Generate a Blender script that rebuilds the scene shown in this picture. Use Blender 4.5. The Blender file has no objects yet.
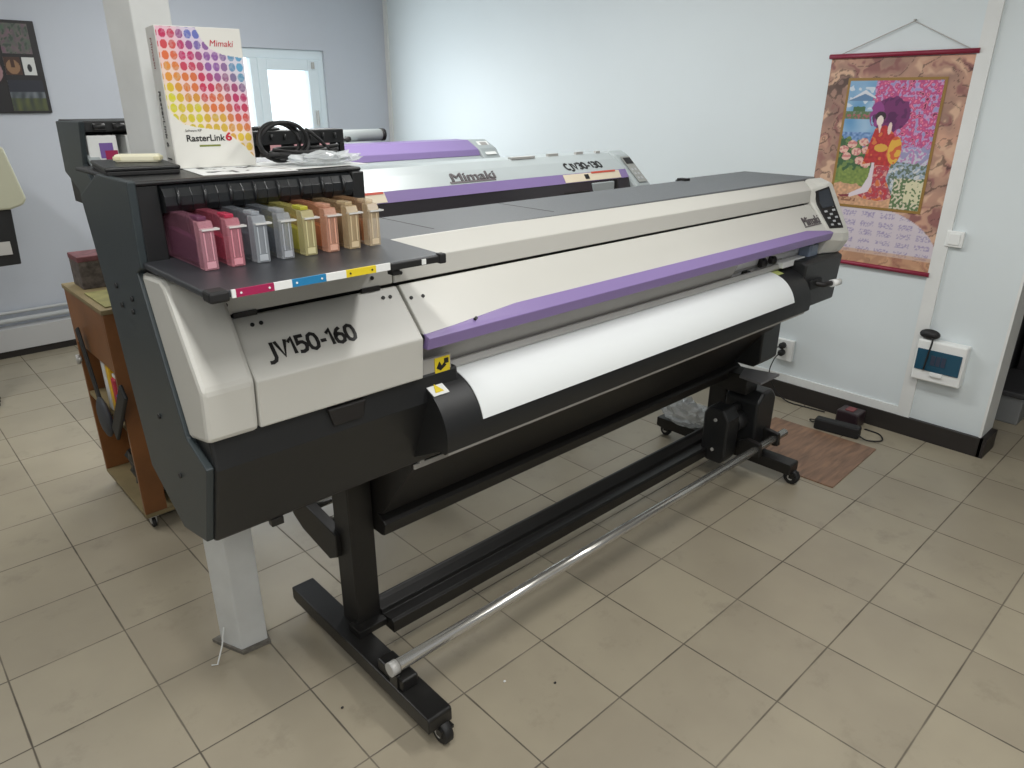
import bpy, bmesh, math, random
from mathutils import Vector, Matrix, noise
random.seed(7)
S = bpy.context.scene
COL = S.collection
PI = math.pi
ORG = {}                                   # object name -> world origin used for its mesh coordinates

# ---------------------------------------------------------------- materials
def lin(c):
    return tuple(((v/255)/12.92 if v/255 <= .04045 else ((v/255+.055)/1.055)**2.4) for v in c)
MATS = {}
def mat(name, col, rough=.5, metal=0, var=.0, scale=8, bump=0, bscale=200, alpha=1, trans=0, emit=0, spec=.5, coat=0):
    if name in MATS: return MATS[name]
    m = bpy.data.materials.new(name); m.use_nodes = True
    n = m.node_tree.nodes; l = m.node_tree.links; b = n['Principled BSDF']
    c = (*lin(col), 1)
    b.inputs['Base Color'].default_value = c
    b.inputs['Roughness'].default_value = rough
    b.inputs['Metallic'].default_value = metal
    b.inputs['Alpha'].default_value = alpha
    b.inputs['Transmission Weight'].default_value = trans
    b.inputs['Specular IOR Level'].default_value = spec
    b.inputs['Coat Weight'].default_value = coat
    if emit:
        b.inputs['Emission Color'].default_value = c; b.inputs['Emission Strength'].default_value = emit
    tc = n.new('ShaderNodeTexCoord')
    if var:
        t = n.new('ShaderNodeTexNoise'); t.inputs['Scale'].default_value = scale; t.inputs['Detail'].default_value = 5
        l.new(tc.outputs['Object'], t.inputs['Vector'])
        r = n.new('ShaderNodeValToRGB')
        r.color_ramp.elements[0].position = .3; r.color_ramp.elements[1].position = .7
        r.color_ramp.elements[0].color = (*[v*(1-var) for v in c[:3]], 1)
        r.color_ramp.elements[1].color = (*[min(1, v*(1+var)) for v in c[:3]], 1)
        l.new(t.outputs['Fac'], r.inputs['Fac']); l.new(r.outputs['Color'], b.inputs['Base Color'])
    if bump:
        t = n.new('ShaderNodeTexNoise'); t.inputs['Scale'].default_value = bscale; t.inputs['Detail'].default_value = 2
        l.new(tc.outputs['Object'], t.inputs['Vector'])
        bp = n.new('ShaderNodeBump'); bp.inputs['Strength'].default_value = bump; bp.inputs['Distance'].default_value = .002
        l.new(t.outputs['Fac'], bp.inputs['Height']); l.new(bp.outputs['Normal'], b.inputs['Normal'])
    MATS[name] = m
    return m
def vmat(name, rough=.6):
    m = mat(name, (255, 255, 255), rough)
    n = m.node_tree.nodes; a = n.new('ShaderNodeVertexColor'); a.layer_name = 'Col'
    m.node_tree.links.new(a.outputs['Color'], n['Principled BSDF'].inputs['Base Color'])
    return m

M_BLACK = mat('black_textured_plastic', (30, 31, 32), .40, bump=.25, bscale=900)
M_SIDE = mat('dark_slate_sheet_metal', (52, 60, 63), .42, bump=.2, bscale=700)
M_BLKMET = mat('black_powder_coat', (23, 22, 21), .40, bump=.15, bscale=600)
M_RUB = mat('black_rubber', (24, 24, 25), .6)
M_CREAM = mat('cream_plastic', (200, 199, 192), .4, var=.02, scale=3, bump=.06, bscale=700)
M_PURP = mat('purple_plastic', (138, 119, 170), .38, bump=.05, bscale=700)
M_GREY = mat('grey_metal', (182, 181, 177), .4, .1)
M_DGREY = mat('dark_grey_panel', (160, 158, 154), .5)
M_SILV = mat('silver_paint', (170, 178, 179), .35, .1, var=.02)
M_ALU = mat('brushed_aluminium', (190, 188, 182), .2, .75)
M_PAPER = mat('white_media', (226, 230, 230), .75)
M_WHITE = mat('white_plastic', (232, 234, 232), .4)
M_WHITEP = mat('white_paint', (222, 224, 222), .5, var=.04, scale=6)
M_INK = mat('black_print', (28, 26, 26), .5)
M_YEL = mat('yellow_label', (226, 202, 40), .5)
M_MAG = mat('magenta_label', (160, 30, 80), .5)
M_BLU = mat('blue_label', (35, 125, 175), .5)
M_RED = mat('red_print', (190, 40, 60), .5)
M_CLEAR = mat('smoked_clear_plastic', (150, 160, 165), .2, alpha=.45)
M_WOOD = mat('varnished_brown_board', (122, 78, 42), .4, var=.25, scale=5)
M_PINE = mat('pale_board', (128, 114, 82), .6, var=.15, scale=9)

# ---------------------------------------------------------------- mesh helpers
def newbm(): return bmesh.new()
def box(bm, x0, x1, y0, y1, z0, z1, bev=0):
    r = bmesh.ops.create_cube(bm, size=1)
    vs = r['verts']
    for v in vs:
        v.co = Vector(((x0+x1)/2+v.co.x*(x1-x0), (y0+y1)/2+v.co.y*(y1-y0), (z0+z1)/2+v.co.z*(z1-z0)))
    if bev:
        es = list({e for v in vs for e in v.link_edges})
        bmesh.ops.bevel(bm, geom=es, offset=bev, segments=2, profile=.6, affect='EDGES')
    return bm
def prism(bm, prof, a0, a1, axis='x', bev=0):
    """closed polygon profile extruded along an axis; prof=(y,z) for x, (x,z) for y, (x,y) for z"""
    def P(u, v, a):
        return {'x': (a, u, v), 'y': (u, a, v), 'z': (u, v, a)}[axis]
    A = [bm.verts.new(P(u, v, a0)) for u, v in prof]
    B = [bm.verts.new(P(u, v, a1)) for u, v in prof]
    fs = [bm.faces.new(A), bm.faces.new(B[::-1])]
    k = len(prof)
    for i in range(k):
        fs.append(bm.faces.new((A[i], B[i], B[(i+1) % k], A[(i+1) % k])))
    bmesh.ops.recalc_face_normals(bm, faces=fs)
    if bev:
        es = list({e for v in A+B for e in v.link_edges})
        bmesh.ops.bevel(bm, geom=es, offset=bev, segments=2, profile=.6, affect='EDGES')
    return bm
def frame(d):
    d = d.normalized()
    u = d.orthogonal().normalized(); return u, d.cross(u)
def tube(bm, pts, r, n=12, caps=True):
    pts = [Vector(p) for p in pts]
    rs = r if isinstance(r, (list, tuple)) else [r]*len(pts)
    rings = []; u = None
    for i, p in enumerate(pts):
        d = (pts[min(i+1, len(pts)-1)]-pts[max(i-1, 0)]).normalized()
        if u is None: u = d.orthogonal().normalized()
        u = (u-d*u.dot(d)).normalized(); w = d.cross(u)
        rings.append([bm.verts.new(p+(u*math.cos(2*PI*k/n)+w*math.sin(2*PI*k/n))*rs[i]) for k in range(n)])
    for a, b in zip(rings, rings[1:]):
        for k in range(n):
            f = bm.faces.new((a[k], a[(k+1) % n], b[(k+1) % n], b[k])); f.smooth = n > 6
    if caps:
        bm.faces.new(rings[0][::-1]); bm.faces.new(rings[-1])
    return bm
def sphere(bm, c, r, sx=1, sy=1, sz=1, seg=16):
    res = bmesh.ops.create_uvsphere(bm, u_segments=seg, v_segments=seg//2, radius=r)
    for v in res['verts']:
        v.co = Vector((c[0]+v.co.x*sx, c[1]+v.co.y*sy, c[2]+v.co.z*sz))
        for f in v.link_faces: f.smooth = True
    return bm
def strip(bm, prof, x0, x1, t):
    """open smooth profile (y,z) swept along x with thickness t (offset inwards)"""
    k = len(prof); inn = []
    for i, (y, z) in enumerate(prof):
        a = Vector(prof[max(i-1, 0)]); b = Vector(prof[min(i+1, k-1)]); d = (b-a).normalized()
        inn.append((y+d.y*-t*-1 if False else y - d.y*t*-1*-1, z + d.x*t*-1*-1) if False else (y + (-d.y)*t, z + d.x*t))
    return prism(bm, list(prof)+inn[::-1], x0, x1)
def rot_about(bm, verts, origin, ang, axis='Z'):
    bmesh.ops.rotate(bm, verts=verts, cent=origin, matrix=Matrix.Rotation(ang, 3, axis))
def smooth_curve(pts, n=6):
    out = []
    P = [Vector(p) for p in pts]; P = [P[0]*2-P[1]]+P+[P[-1]*2-P[-2]]
    for i in range(1, len(P)-2):
        for j in range(n):
            t = j/n; a, b, c, d = P[i-1:i+3]
            out.append(.5*((2*b)+(c-a)*t+(2*a-5*b+4*c-d)*t*t+(3*b-a-3*c+d)*t**3))
    out.append(P[-2]); return out

def tag(o, label=None, cat=None, group=None, kind=None):
    if label: o['label'] = label
    if cat: o['category'] = cat
    if group: o['group'] = group
    if kind: o['kind'] = kind
    return o
def obj(name, bm, m, parent=None, bev=0, smooth=False, org=None):
    me = bpy.data.meshes.new(name)
    if parent is not None: off = ORG[parent.name]
    elif org is not None: off = Vector(org)
    else:
        xs = [v.co for v in bm.verts]
        off = Vector(((min(v.x for v in xs)+max(v.x for v in xs))/2, (min(v.y for v in xs)+max(v.y for v in xs))/2, min(v.z for v in xs)))
    for v in bm.verts: v.co -= off
    if smooth:
        for f in bm.faces: f.smooth = True
    bm.to_mesh(me); bm.free()
    ms = m if isinstance(m, (list, tuple)) else [m]
    for q in ms: me.materials.append(q)
    o = bpy.data.objects.new(name, me); COL.objects.link(o)
    if parent is not None: o.parent = parent
    else: o.location = off
    ORG[o.name] = off
    if bev:
        b = o.modifiers.new('edge', 'BEVEL'); b.width = bev; b.segments = 2; b.limit_method = 'ANGLE'; b.angle_limit = math.radians(35)
    return o
def thing(name, label, cat, loc, group=None, rotz=0):
    o = bpy.data.objects.new(name, None); COL.objects.link(o); o.location = loc; o.rotation_euler = (0, 0, rotz)
    o.empty_display_size = .05
    ORG[o.name] = Vector(loc) if not rotz else Vector((0, 0, 0))
    return tag(o, label, cat, group)
def B(name, m, parent, x0, x1, y0, y1, z0, z1, bev=0):
    return obj(name, box(newbm(), x0, x1, y0, y1, z0, z1), m, parent, bev)
def PR(name, m, parent, prof, a0, a1, axis='x', bev=0):
    return obj(name, prism(newbm(), prof, a0, a1, axis), m, parent, bev)
def T(name, m, parent, pts, r, n=16):
    return obj(name, tube(newbm(), pts, r, n), m, parent)
def struct(name, bm, m):
    return tag(obj(name, bm, m), kind='structure')
def copy_tree(o, parent=None):
    c = o.copy(); COL.objects.link(c); ORG[c.name] = ORG[o.name]
    if parent is not None: c.parent = parent
    for ch in [q for q in o.children]: copy_tree(ch, c)
    return c
def text(name, s, m, parent, at, right, up, size, depth=.0006, bold=0, width=None, shear=0):
    cu = bpy.data.curves.new(name, 'FONT'); cu.body = s; cu.size = size; cu.extrude = depth/2; cu.offset = bold; cu.shear = shear
    cu.resolution_u = 3
    t = bpy.data.objects.new('tmp', cu); COL.objects.link(t)
    bpy.context.view_layer.update()
    me = bpy.data.meshes.new_from_object(t.evaluated_get(bpy.context.evaluated_depsgraph_get()))
    bpy.data.objects.remove(t)
    bm = newbm(); bm.from_mesh(me)
    R = Vector(right).normalized(); U = Vector(up); U = (U-R*U.dot(R)).normalized(); N = R.cross(U)
    x0 = min(v.co.x for v in bm.verts); x1 = max(v.co.x for v in bm.verts)
    k = width/(x1-x0) if width else 1
    for v in bm.verts:
        v.co = Vector(at)+R*(v.co.x-x0)*k+U*v.co.y+N*(v.co.z+depth/2)
    return obj(name, bm, m, parent)
GLY = {
 'J': (.50, [[(.30, 1), (.30, .05), (.22, -.14), (.06, -.22), (-.10, -.20)]]),
 'V': (.62, [[(.0, 1), (.27, .0), (.54, 1)]]),
 '1': (.40, [[(.02, .78), (.24, 1), (.24, 0)]]),
 '5': (.62, [[(.48, 1), (.12, 1), (.08, .56), (.22, .62), (.36, .60), (.48, .46), (.50, .28), (.42, .08), (.24, 0), (.06, .04)]]),
 '0': (.66, [[(.29, 0), (.12, .10), (.05, .34), (.05, .66), (.12, .90), (.29, 1), (.46, .90), (.53, .66), (.53, .34), (.46, .10), (.29, 0)]]),
 '-': (.44, [[(.04, .40), (.34, .40)]]),
 '6': (.64, [[(.44, .98), (.24, .86), (.10, .62), (.05, .34), (.10, .10), (.28, 0), (.46, .08), (.53, .30), (.46, .52), (.28, .60), (.12, .52), (.06, .40)]]),
 'C': (.62, [[(.52, .90), (.34, 1), (.16, .92), (.05, .70), (.05, .30), (.16, .08), (.34, 0), (.52, .10)]]),
 '3': (.60, [[(.06, .94), (.24, 1), (.42, .92), (.44, .70), (.34, .56), (.18, .53), (.36, .50), (.48, .36), (.46, .12), (.28, 0), (.05, .06)]])}
def stroke_text(name, s, m, parent, at, right, up, h, sw, width, depth=.0008):
    """bold rounded lettering built from ribbons"""
    R_ = Vector(right).normalized(); U = Vector(up); U = (U-R_*U.dot(R_)).normalized(); N = R_.cross(U)
    tot = sum(GLY[c][0] for c in s)-.1; kx = width/tot; x = 0; bm = newbm()
    for c in s:
        for pl in GLY[c][1]:
            pts = [Vector(((x+px_)*kx, py_*h)) for px_, py_ in pl]; L = []; Rr = []
            for i, p in enumerate(pts):
                a = pts[max(i-1, 0)]; b_ = pts[min(i+1, len(pts)-1)]
                if (pts[0]-pts[-1]).length < 1e-6 and i in (0, len(pts)-1): a = pts[-2]; b_ = pts[1]
                d1 = (p-a).normalized() if (p-a).length > 1e-9 else (b_-p).normalized(); d2 = (b_-p).normalized() if (b_-p).length > 1e-9 else d1
                n1_ = Vector((-d1.y, d1.x)); n2_ = Vector((-d2.y, d2.x)); mm = (n1_+n2_)
                mm = mm/max(.6, mm.length**2/2) if mm.length > .1 else n1_
                L.append(p+mm*sw/2); Rr.append(p-mm*sw/2)
            W = lambda q, dz: Vector(at)+R_*q.x+U*q.y+N*dz
            for i in range(len(pts)-1):
                vs = [bm.verts.new(W(q, dz)) for dz in (depth, 0) for q in (L[i], Rr[i], Rr[i+1], L[i+1])]
                for q in ((0, 1, 2, 3), (4, 5, 6, 7), (0, 1, 5, 4), (1, 2, 6, 5), (2, 3, 7, 6), (3, 0, 4, 7)): bm.faces.new([vs[k] for k in q])
        x += GLY[c][0]
    bmesh.ops.recalc_face_normals(bm, faces=bm.faces[:])
    return obj(name, bm, m, parent)
def painted(name, at, right, up, w, h, nx, ny, fn, parent, m, thick=.002):
    """a thin sheet whose printed pattern is a colour per vertex"""
    R = Vector(right).normalized(); U = Vector(up).normalized(); N = R.cross(U)
    bm = newbm(); lay = bm.verts.layers.float_color.new('Col')
    V = []
    for j in range(ny+1):
        row = []
        for i in range(nx+1):
            v = bm.verts.new(Vector(at)+R*(w*i/nx)+U*(h*j/ny)+N*thick)
            v[lay] = (*lin(fn(i/nx, j/ny)), 1); row.append(v)
        V.append(row)
    for j in range(ny):
        for i in range(nx):
            bm.faces.new((V[j][i], V[j][i+1], V[j+1][i+1], V[j+1][i]))
    # give it thickness: a back sheet and rim
    Bk = [bm.verts.new(V[j][i].co-N*thick) for j, i in ((0, 0), (0, nx), (ny, nx), (ny, 0))]
    for b_ in Bk: b_[lay] = (*lin((225, 222, 215)), 1)
    bm.faces.new(Bk[::-1])
    bot = V[0]; top = V[ny]; lf = [r_[0] for r_ in V]; rt = [r_[-1] for r_ in V]
    bm.faces.new([Bk[0], Bk[1]]+bot[::-1]); bm.faces.new([Bk[1], Bk[2]]+rt[::-1])
    bm.faces.new([Bk[2], Bk[3]]+top); bm.faces.new([Bk[3], Bk[0]]+lf)
    return obj(name, bm, m, parent)

# ================================================================ SETTING
def floor_mat():
    m = bpy.data.materials.new('ceramic_floor_tiles'); m.use_nodes = True
    n = m.node_tree.nodes; l = m.node_tree.links; b = n['Principled BSDF']
    tc = n.new('ShaderNodeNewGeometry')
    sp = n.new('ShaderNodeSeparateXYZ'); l.new(tc.outputs['Position'], sp.inputs[0])
    def math_(op, a, b_=None, c=None):
        q = n.new('ShaderNodeMath'); q.operation = op
        for i, v in enumerate((a, b_, c)):
            if v is None: continue
            if isinstance(v, (int, float)): q.inputs[i].default_value = v
            else: l.new(v, q.inputs[i])
        return q.outputs[0]
    u = math_('DIVIDE', sp.outputs[0], .333); v = math_('DIVIDE', sp.outputs[1], .33055)
    def edge(a):
        f = math_('FRACT', a); return math_('ABSOLUTE', math_('SUBTRACT', f, .5))   # .5 at joints
    wob = n.new('ShaderNodeTexNoise'); wob.inputs['Scale'].default_value = 9; l.new(tc.outputs['Position'], wob.inputs['Vector'])
    w2 = math_('MULTIPLY', math_('SUBTRACT', wob.outputs['Fac'], .5), .012)
    e = math_('ADD', math_('MAXIMUM', edge(u), edge(v)), w2)
    r = n.new('ShaderNodeMapRange'); r.inputs['From Min'].default_value = .4895; r.inputs['From Max'].default_value = .4965
    l.new(e, r.inputs['Value'])
    cid = n.new('ShaderNodeCombineXYZ'); l.new(math_('FLOOR', u), cid.inputs[0]); l.new(math_('FLOOR', v), cid.inputs[1])
    wn = n.new('ShaderNodeTexWhiteNoise'); wn.noise_dimensions = '2D'; l.new(cid.outputs[0], wn.inputs['Vector'])
    cloud = n.new('ShaderNodeTexNoise'); cloud.inputs['Scale'].default_value = 3.3; cloud.inputs['Detail'].default_value = 6
    l.new(tc.outputs['Position'], cloud.inputs['Vector'])
    cr = n.new('ShaderNodeValToRGB'); cr.color_ramp.elements[0].position = .35; cr.color_ramp.elements[1].position = .68
    cr.color_ramp.elements[0].color = (*lin((154, 145, 127)), 1); cr.color_ramp.elements[1].color = (*lin((166, 157, 137)), 1)
    l.new(math_('ADD', math_('MULTIPLY', wn.outputs['Value'], .3), math_('MULTIPLY', cloud.outputs['Fac'], .7)), cr.inputs['Fac'])
    # dark scuffs
    sc = n.new('ShaderNodeTexNoise'); sc.inputs['Scale'].default_value = 5.5; sc.inputs['Detail'].default_value = 8; sc.inputs['Roughness'].default_value = .7
    mp = n.new('ShaderNodeMapping'); mp.inputs['Location'].default_value = (3.7, 1.2, 0); l.new(tc.outputs['Position'], mp.inputs[0]); l.new(mp.outputs[0], sc.inputs['Vector'])
    sr = n.new('ShaderNodeMapRange'); sr.inputs['From Min'].default_value = .56; sr.inputs['From Max'].default_value = .78; l.new(sc.outputs['Fac'], sr.inputs['Value'])
    mx = n.new('ShaderNodeMix'); mx.data_type = 'RGBA'; mx.inputs[7].default_value = (*lin((114, 107, 94)), 1)
    l.new(math_('MULTIPLY', sr.outputs[0], .55), mx.inputs[0]); l.new(cr.outputs[0], mx.inputs[6])
    gn = n.new('ShaderNodeTexNoise'); gn.inputs['Scale'].default_value = 2.2; l.new(tc.outputs['Position'], gn.inputs['Vector'])
    gs = n.new('ShaderNodeMapRange'); gs.inputs['From Min'].default_value = .38; gs.inputs['From Max'].default_value = .6
    gs.inputs['To Min'].default_value = .6; gs.inputs['To Max'].default_value = .95; l.new(gn.outputs['Fac'], gs.inputs['Value'])
    m2 = n.new('ShaderNodeMix'); m2.data_type = 'RGBA'; m2.inputs[7].default_value = (*lin((78, 71, 61)), 1)
    l.new(math_('MULTIPLY', r.outputs[0], gs.outputs[0]), m2.inputs[0]); l.new(mx.outputs[2], m2.inputs[6])
    l.new(m2.outputs[2], b.inputs['Base Color'])
    rr = math_('ADD', math_('MULTIPLY', r.outputs[0], .4), .36); l.new(rr, b.inputs['Roughness'])
    bp = n.new('ShaderNodeBump'); bp.inputs['Strength'].default_value = .5; bp.inputs['Distance'].default_value = .002; bp.invert = True
    l.new(r.outputs[0], bp.inputs['Height']); l.new(bp.outputs[0], b.inputs['Normal'])
    return m
M_WALL = mat('white_wall_panel', (216, 224, 226), .42, var=.012, scale=2, bump=.05, bscale=60)
M_WALL2 = mat('painted_back_wall', (192, 197, 206), .6, var=.015, scale=2, bump=.1, bscale=90)
M_CEIL = mat('ceiling_paint', (225, 226, 224), .8)
M_SKIRT = mat('black_skirting', (42, 38, 36), .5)
X0, XR, Y0, YB, ZC = -3.6, 2.89, -4.2, 4.52, 2.75
struct('floor', box(newbm(), X0, 5.2, Y0, YB+.1, -.08, 0), floor_mat())
struct('ceiling', box(newbm(), X0, 5.2, Y0, YB+.1, ZC, ZC+.1), M_CEIL)
struct('wall_left', box(newbm(), X0-.1, X0, Y0, YB, 0, ZC), M_WALL2)
struct('wall_front', box(newbm(), X0, 5.2, Y0-.1, Y0, 0, ZC), M_WALL2)
struct('wall_right', box(newbm(), XR, XR+.17, -.55, YB, 0, ZC), M_WALL)
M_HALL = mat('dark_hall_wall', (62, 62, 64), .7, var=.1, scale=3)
struct('wall_hall', box(newbm(), XR+.17, 5.2, -.40, -.30, 0, ZC), M_HALL)
struct('wall_far_right', box(newbm(), 5.2, 5.3, Y0, -.3, 0, ZC), M_HALL)
# back wall with the window opening  x .95..2.27  z .95..2.03
wx0, wx1, wz0, wz1 = 1.0, 2.27, .95, 2.03
bm = newbm()
box(bm, X0, wx0, YB, YB+.14, 0, ZC); box(bm, wx1, XR+.17, YB, YB+.14, 0, ZC)
box(bm, wx0, wx1, YB, YB+.14, 0, wz0); box(bm, wx0, wx1, YB, YB+.14, wz1, ZC)
struct('wall_back', bm, M_WALL2)
# white trims
struct('trim_1', box(newbm(), XR-.014, XR, -.222, -.160, .10, ZC), M_WHITEP)
struct('trim_2', box(newbm(), XR-.012, XR, -.160, YB, .10, .145), M_WHITEP)
struct('trim_3', box(newbm(), XR-.006, XR+.18, -.562, -.55, .10, ZC), M_WHITEP)
struct('trim_4', box(newbm(), XR-.012, XR, YB-.05, YB, .145, ZC), M_WHITEP)
struct('baseboard_right', box(newbm(), XR-.022, XR, -.575, YB, 0, .10), M_SKIRT)
struct('baseboard_end', box(newbm(), XR-.022, XR+.17, -.59, -.562, 0, .10), M_SKIRT)
struct('baseboard_hall', box(newbm(), XR+.17, 5.2, -.425, -.40, 0, .13), M_SKIRT)
# boxed-in ledge and dark box painting in its shadow gap along the back wall
bm = newbm(); box(bm, X0, XR-.03, YB-.10, YB, .05, .20)
struct('baseboard_back', bm, mat('ledge_paint', (196, 196, 196), .6))
struct('baseboard_shadow_gap', box(newbm(), X0, XR-.03, YB-.085, YB, 0, .05), M_SKIRT)
# window
w = struct('window_1', box(newbm(), wx0, wx1, YB+.10, YB+.11, wz0, wz1), mat('window_glass', (235, 245, 250), .05, alpha=.15))
M_PVC = mat('white_window_pvc', (222, 234, 240), .35)
bm = newbm()
for a, b_, c, d in ((wx0, wx1, wz1-.07, wz1), (wx0, wx1, wz0, wz0+.07)): box(bm, a, b_, YB+.02, YB+.09, c, d)
for a, b_ in ((wx0, wx0+.06), (wx1-.06, wx1), (1.635, 1.70)): box(bm, a, b_, YB+.02, YB+.09, wz0+.07, wz1-.07)
obj('window_frame', bm, M_PVC, w, .004)
bm = newbm()
for a, b_, c, d in ((1.69, 1.765, wz0+.07, wz1-.07), (2.12, 2.21, wz0+.07, wz1-.07), (1.765, 2.12, wz1-.155, wz1-.07), (1.765, 2.12, wz0+.07, wz0+.15)): box(bm, a, b_, YB+.005, YB+.075, c, d)
obj('window_sash', bm, M_PVC, w, .006)
bm = newbm(); box(bm, wx0-.04, wx1+.04, YB-.06, YB+.02, wz0-.03, wz0); obj('window_sill', bm, M_PVC, w, .003)
bm = newbm(); box(bm, 2.15, 2.17, YB-.012, YB+.005, wz1-.14, wz1-.09); box(bm, 2.155, 2.165, YB-.03, YB+.005, 1.45, 1.57); obj('window_hinge', bm, M_GREY, w)
# heating pipe on the back wall
hp = thing('heating_pipe', 'grey-white heating pipe running low along the back wall above the ledge', 'pipe', (-.3, YB-.05, .235))
T('pipe_run', mat('pipe_paint', (180, 182, 182), .5), hp, [(X0+.02, YB-.045, .232), (1.4, YB-.045, .250)], .017)
T('pipe_run', mat('pipe_paint', (180, 182, 182), .5), hp, [(X0+.02, YB-.03, .285), (1.4, YB-.03, .30)], .011)
for x in (-.43, .9): B('bracket', M_GREY, hp, x, x+.03, YB-.07, YB, .212, .312)

# white steel column standing left of the printer
cl = thing('steel_column', 'white painted steel column rising behind the left end of the front printer', 'column', (-.42, .69, 0))
PR('shaft', mat('column_paint', (214, 216, 214), .55, var=.05, scale=10), cl, [(-.452, .705), (-.419, .621), (-.333, .615), (-.322, .70), (-.40, .73)], .0, ZC-.002, 'z', .003)
bm = newbm()
prism(bm, [(-.47, .735), (-.458, .700), (-.421, .608), (-.33, .600), (-.308, .71), (-.40, .745)], 0, .012, 'z')
obj('foot_mortar', bm, mat('grey_mortar', (110, 106, 98), .9, var=.3, scale=60), cl)
wr = obj('loose_wire', tube(newbm(), [(-.452, .655, .10), (-.47, .64, .05), (-.50, .62, .003), (-.515, .63, .003)], .0025, 6), M_WHITE)
tag(wr, 'short white wire hanging from the foot of the white column', 'wire')

# ================================================================ MAIN PRINTER
P = thing('wide_format_printer', 'large cream and black wide format printer with a purple bar in the foreground', 'printer', (.9, .3, 0))
XA, XE, XL, XRR = -.088, 2.045, -.604, 2.165
# ---- stand
def caster(parent, x, y, r=.030, w=.018):
    bm = newbm(); box(bm, x-.022, x+.022, y-.018, y+.018, .050, .0605); box(bm, x-.018, x-.012, y-.012, y+.012, .03, .055); box(bm, x+.012, x+.018, y-.012, y+.012, .03, .055)
    c = obj('caster', bm, M_BLKMET, parent)
    bm = newbm(); tube(bm, [(x-w/2-.004, y+.006, r), (x-w/2, y+.006, r), (x+w/2, y+.006, r), (x+w/2+.004, y+.006, r)], [r*.85, r, r, r*.85], 20)
    obj('wheel', bm, M_RUB, c)
    bm = newbm(); tube(bm, [(x-w/2-.006, y+.006, r), (x+w/2+.006, y+.006, r)], r*.4, 14); obj('hub', bm, M_GREY, c)
for x0, x1, fy in ((-.203, -.123, 0), (1.882, 1.962, .035)):
    f = PR('stand_foot', M_BLKMET, P, [(-.095+fy, .060), (-.085+fy, .060), (.66, .060), (.68, .066), (.68, .112), (-.095+fy, .112), (-.10+fy, .105), (-.10+fy, .065)], x0, x1, 'x', .004)
    caster(f, (x0+x1)/2+.012, -.096+fy, .036, .022); caster(f, (x0+x1)/2+.012, .645)
for x0, x1 in ((-.148, -.066), (1.945, 2.027)):
    s = B('stand_post', M_BLKMET, P, x0, x1, .335, .43, .10, .80, .004)
    bm = newbm(); box(bm, x0-.02, x1+.0, .30, .36, .112, .135); obj('post_foot_plate', bm, M_BLKMET, s, .002)
bm = newbm()
prism(bm, [(.375, .10), (.375, .175), (.365, .175), (.355, .165), (.33, .150), (.325, .135), (.275, .145), (.265, .140), (.265, .098)], -.066, 1.945)
obj('lower_beam', bm, M_BLKMET, P, .002)
bm = newbm()
prism(bm, [(.40, .445), (.40, .77), (.13, .77), (.118, .757), (.118, .742), (.285, .525), (.315, .515), (.285, .500), (.275, .490), (.285, .450), (.30, .445)], -.063, 1.945)
obj('upper_beam', bm, M_BLKMET, P, .002)
B('beam_edge_highlight', M_DGREY, P, -.06, 1.94, .112, .1175, .742, .757, .001)  # grey strip paints the light caught along the beam's top edge
# rear media hangers and shaft
for x in (-.165, 2.03):
    b_ = PR('media_hanger', M_BLKMET, P, [(.40, .36), (.40, .44), (.62, .47), (.68, .47), (.68, .39), (.62, .36), (.45, .33)], x, x+.035, 'x', .003)
T('media_shaft', M_ALU, P, [(-.13, .60, .44), (1.93, .60, .44)], .016)
T('media_shaft', M_ALU, P, [(-.13, .50, .43), (1.93, .50, .43)], .012)
# take-up tube
tk = T('take_up_tube', M_ALU, P, [(-.205, .07, .176), (2.065, .07, .176)], .0185, 24)
T('tube_cap', M_GREY, tk, [(-.210, .07, .176), (-.185, .07, .176)], .021, 20)
B('tube_bracket', M_BLKMET, P, -.200, -.187, .05, .09, .112, .158, .002)
bm = newbm(); box(bm, -.195, -.14, .03, .16, .112, .150); obj('tube_cradle', bm, M_BLKMET, P, .006)
# take-up drive on the right
bm = newbm(); prism(bm, [(.17, .12), (.19, .085), (.27, .085), (.30, .13), (.30, .32), (.28, .355), (.20, .355), (.17, .31)], 1.70, 1.80); obj('drive_housing', bm, M_BLACK, P, .01)
bm = newbm(); prism(bm, [(1.875, .16), (1.90, .12), (2.01, .12), (2.035, .16), (2.04, .36), (2.0, .405), (1.92, .405), (1.875, .36)], .125, .30, 'y'); obj('drive_motor', bm, M_BLACK, P, .012)
bm = newbm(); tube(bm, [(1.80, .21, .26), (1.88, .21, .26)], .045, 20); obj('drive_coupling', bm, M_RUB, P)
T('drive_shaft', M_RUB, P, [(1.80, .23, .32), (1.88, .23, .32)], .022)
for x in (1.80, 1.97):
    obj('tube_clamp', prism(newbm(), [(.045, .145), (.10, .135), (.16, .112), (.16, .19), (.12, .215), (.05, .205)], x-.014, x+.014), M_BLKMET, P, .004)
for z in (.15, .30): T('drive_screw', M_GREY, P, [(1.694, .235, z), (1.70, .235, z)], .008, 10)
# waste ink box and little shelf under the right end
bm = newbm(); prism(bm, [(.15, .56), (.15, .80), (.33, .80), (.33, .53), (.18, .53)], 1.875, 2.03); obj('waste_ink_box', bm, M_BLACK, P, .006)
obj('side_shelf', prism(newbm(), [(1.80, .20), (1.785, .085), (1.955, .085), (1.915, .24)], .492, .503, 'z'), mat('shelf_grey', (104, 104, 106), .4), P, .002)
B('shelf_bracket', M_BLKMET, P, 1.84, 1.945, .18, .34, .40, .492, .002)
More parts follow.
